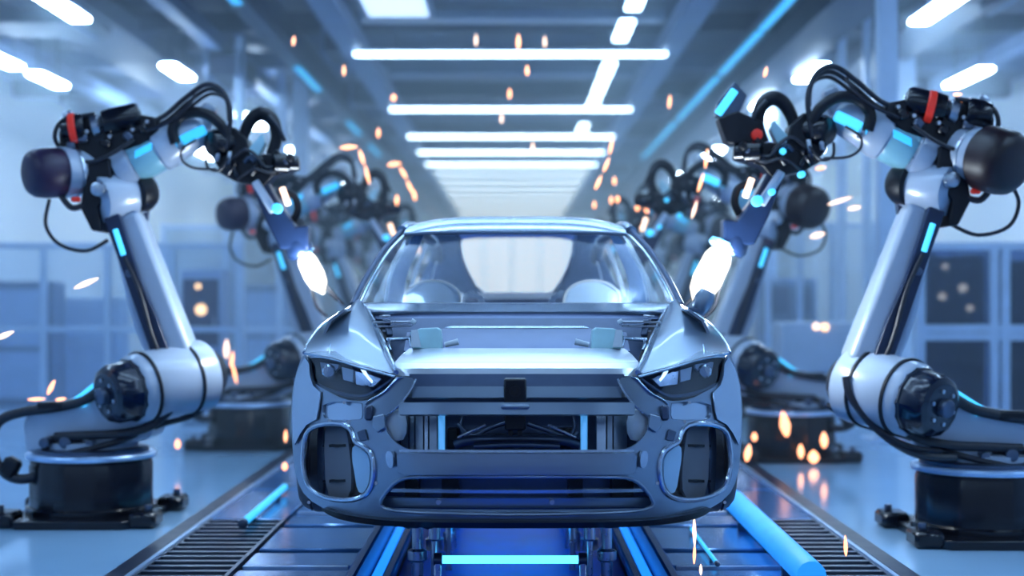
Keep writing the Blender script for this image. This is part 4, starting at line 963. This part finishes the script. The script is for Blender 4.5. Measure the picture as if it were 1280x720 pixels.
sparks([(917,167,36,9,88,9.6,1),(1026,210,14,6,80,10,0),(1050,251,34,6,72,10,1),(1068,260,18,7,80,10,1),(1022,294,20,9,75,10.5,1)], 'pale flattened spark drifting between the two maroon-capped robots', 'sparks between the maroon-capped robots')
sparks([(1203,127,28,8,75,8.5,0),(1197,118,12,5,85,8.5,0)], 'orange spark under the oblong lamp above the maroon motor cap', 'sparks above the maroon motor cap')
sparks([(436,184,22,7,85,11,0),(452,196,20,6,-18,11,0),(459,218,26,5,-14,11,0)], 'orange spark in the bent stream by the wrist of the second purple-capped robot', 'bent spark stream by the wrist')
sparks([(493,205,18,7,80,12,0),(504,216,18,6,-30,12,0),(512,233,18,6,-25,12,0),(496,250,14,6,0,12,0),(518,244,14,6,-10,12,0)], 'orange spark in the stream above the windscreen corner', 'spark stream above the windscreen corner')
sparks([(108,354,32,8,66,8.2,1),(6,419,24,8,66,8.0,1)], 'pale slanting spark in front of the glass partition', 'slanting sparks before the glass partition')
sparks([(64,484,20,7,24,9,0),(76,499,13,5,80,9,0),(46,499,22,5,88,9,0)], 'orange spark just above the carousel of the purple-capped near robot', 'sparks above the carousel')
sparks([(283,436,24,9,0,12,1),(293,466,28,5,-14,11.8,0),(290,449,20,6,6,11.8,0)], 'spark rising beside the shoulder of the second purple-capped robot', 'sparks rising beside the shoulder')
sparks([(356,612-29,10,9,0,10,0),(357,545,16,5,0,10,0),(222,555,12,9,0,11,0)], 'pinkish orange spark low by the pedestal of the second purple-capped robot', 'low sparks by the purple-capped row')
sparks([(981,530,32,16,-8,11.1,0),(943,546,11,9,0,11.1,0),(1001,564,18,10,0,11.1,0),(1017,571,16,18,0,11.1,0),(1030,550,20,12,0,11.1,0),(935,566,22,11,12,10.2,0)], 'bright orange spark burst in front of the second maroon-capped robot pedestal', 'sparks at the maroon-capped pedestal')
sparks([(1020,408,10,12,0,12,1),(1160,212+4,9,7,0,8.2,1)], 'round warm spark near the low pale cabinet', 'round sparks near the low cabinet')
sparks([(868,664,38,6,0,6.4,1),(868,692,26,5,3,6.4,0),(876,712,14,5,0,6.4,1),(1057,682,26,6,0,6.9,0)], 'upright orange spark falling onto the channel plates', 'sparks falling on the channel plates')

# haze in the hall air
hm = bpy.data.materials.new('hall_haze'); hm.use_nodes = True
nt = hm.node_tree; nt.nodes.clear()
o_ = nt.nodes.new('ShaderNodeOutputMaterial'); vsn = nt.nodes.new('ShaderNodeVolumeScatter')
vsn.inputs['Color'].default_value = (.62, .82, 1.0, 1); vsn.inputs['Density'].default_value = HAZE; vsn.inputs['Anisotropy'].default_value = .3
nt.links.new(vsn.outputs[0], o_.inputs['Volume'])
hz = MB().box((0, 35.8, 2.6), (17.9, 52.2, 5.15)).build('haze', hm)
tag(hz, 'thin blue-white haze filling the hall down the line', 'haze', kind='stuff')
hz.visible_shadow = True

for o in bpy.data.objects:
    if 'org' in o.keys(): del o['org']
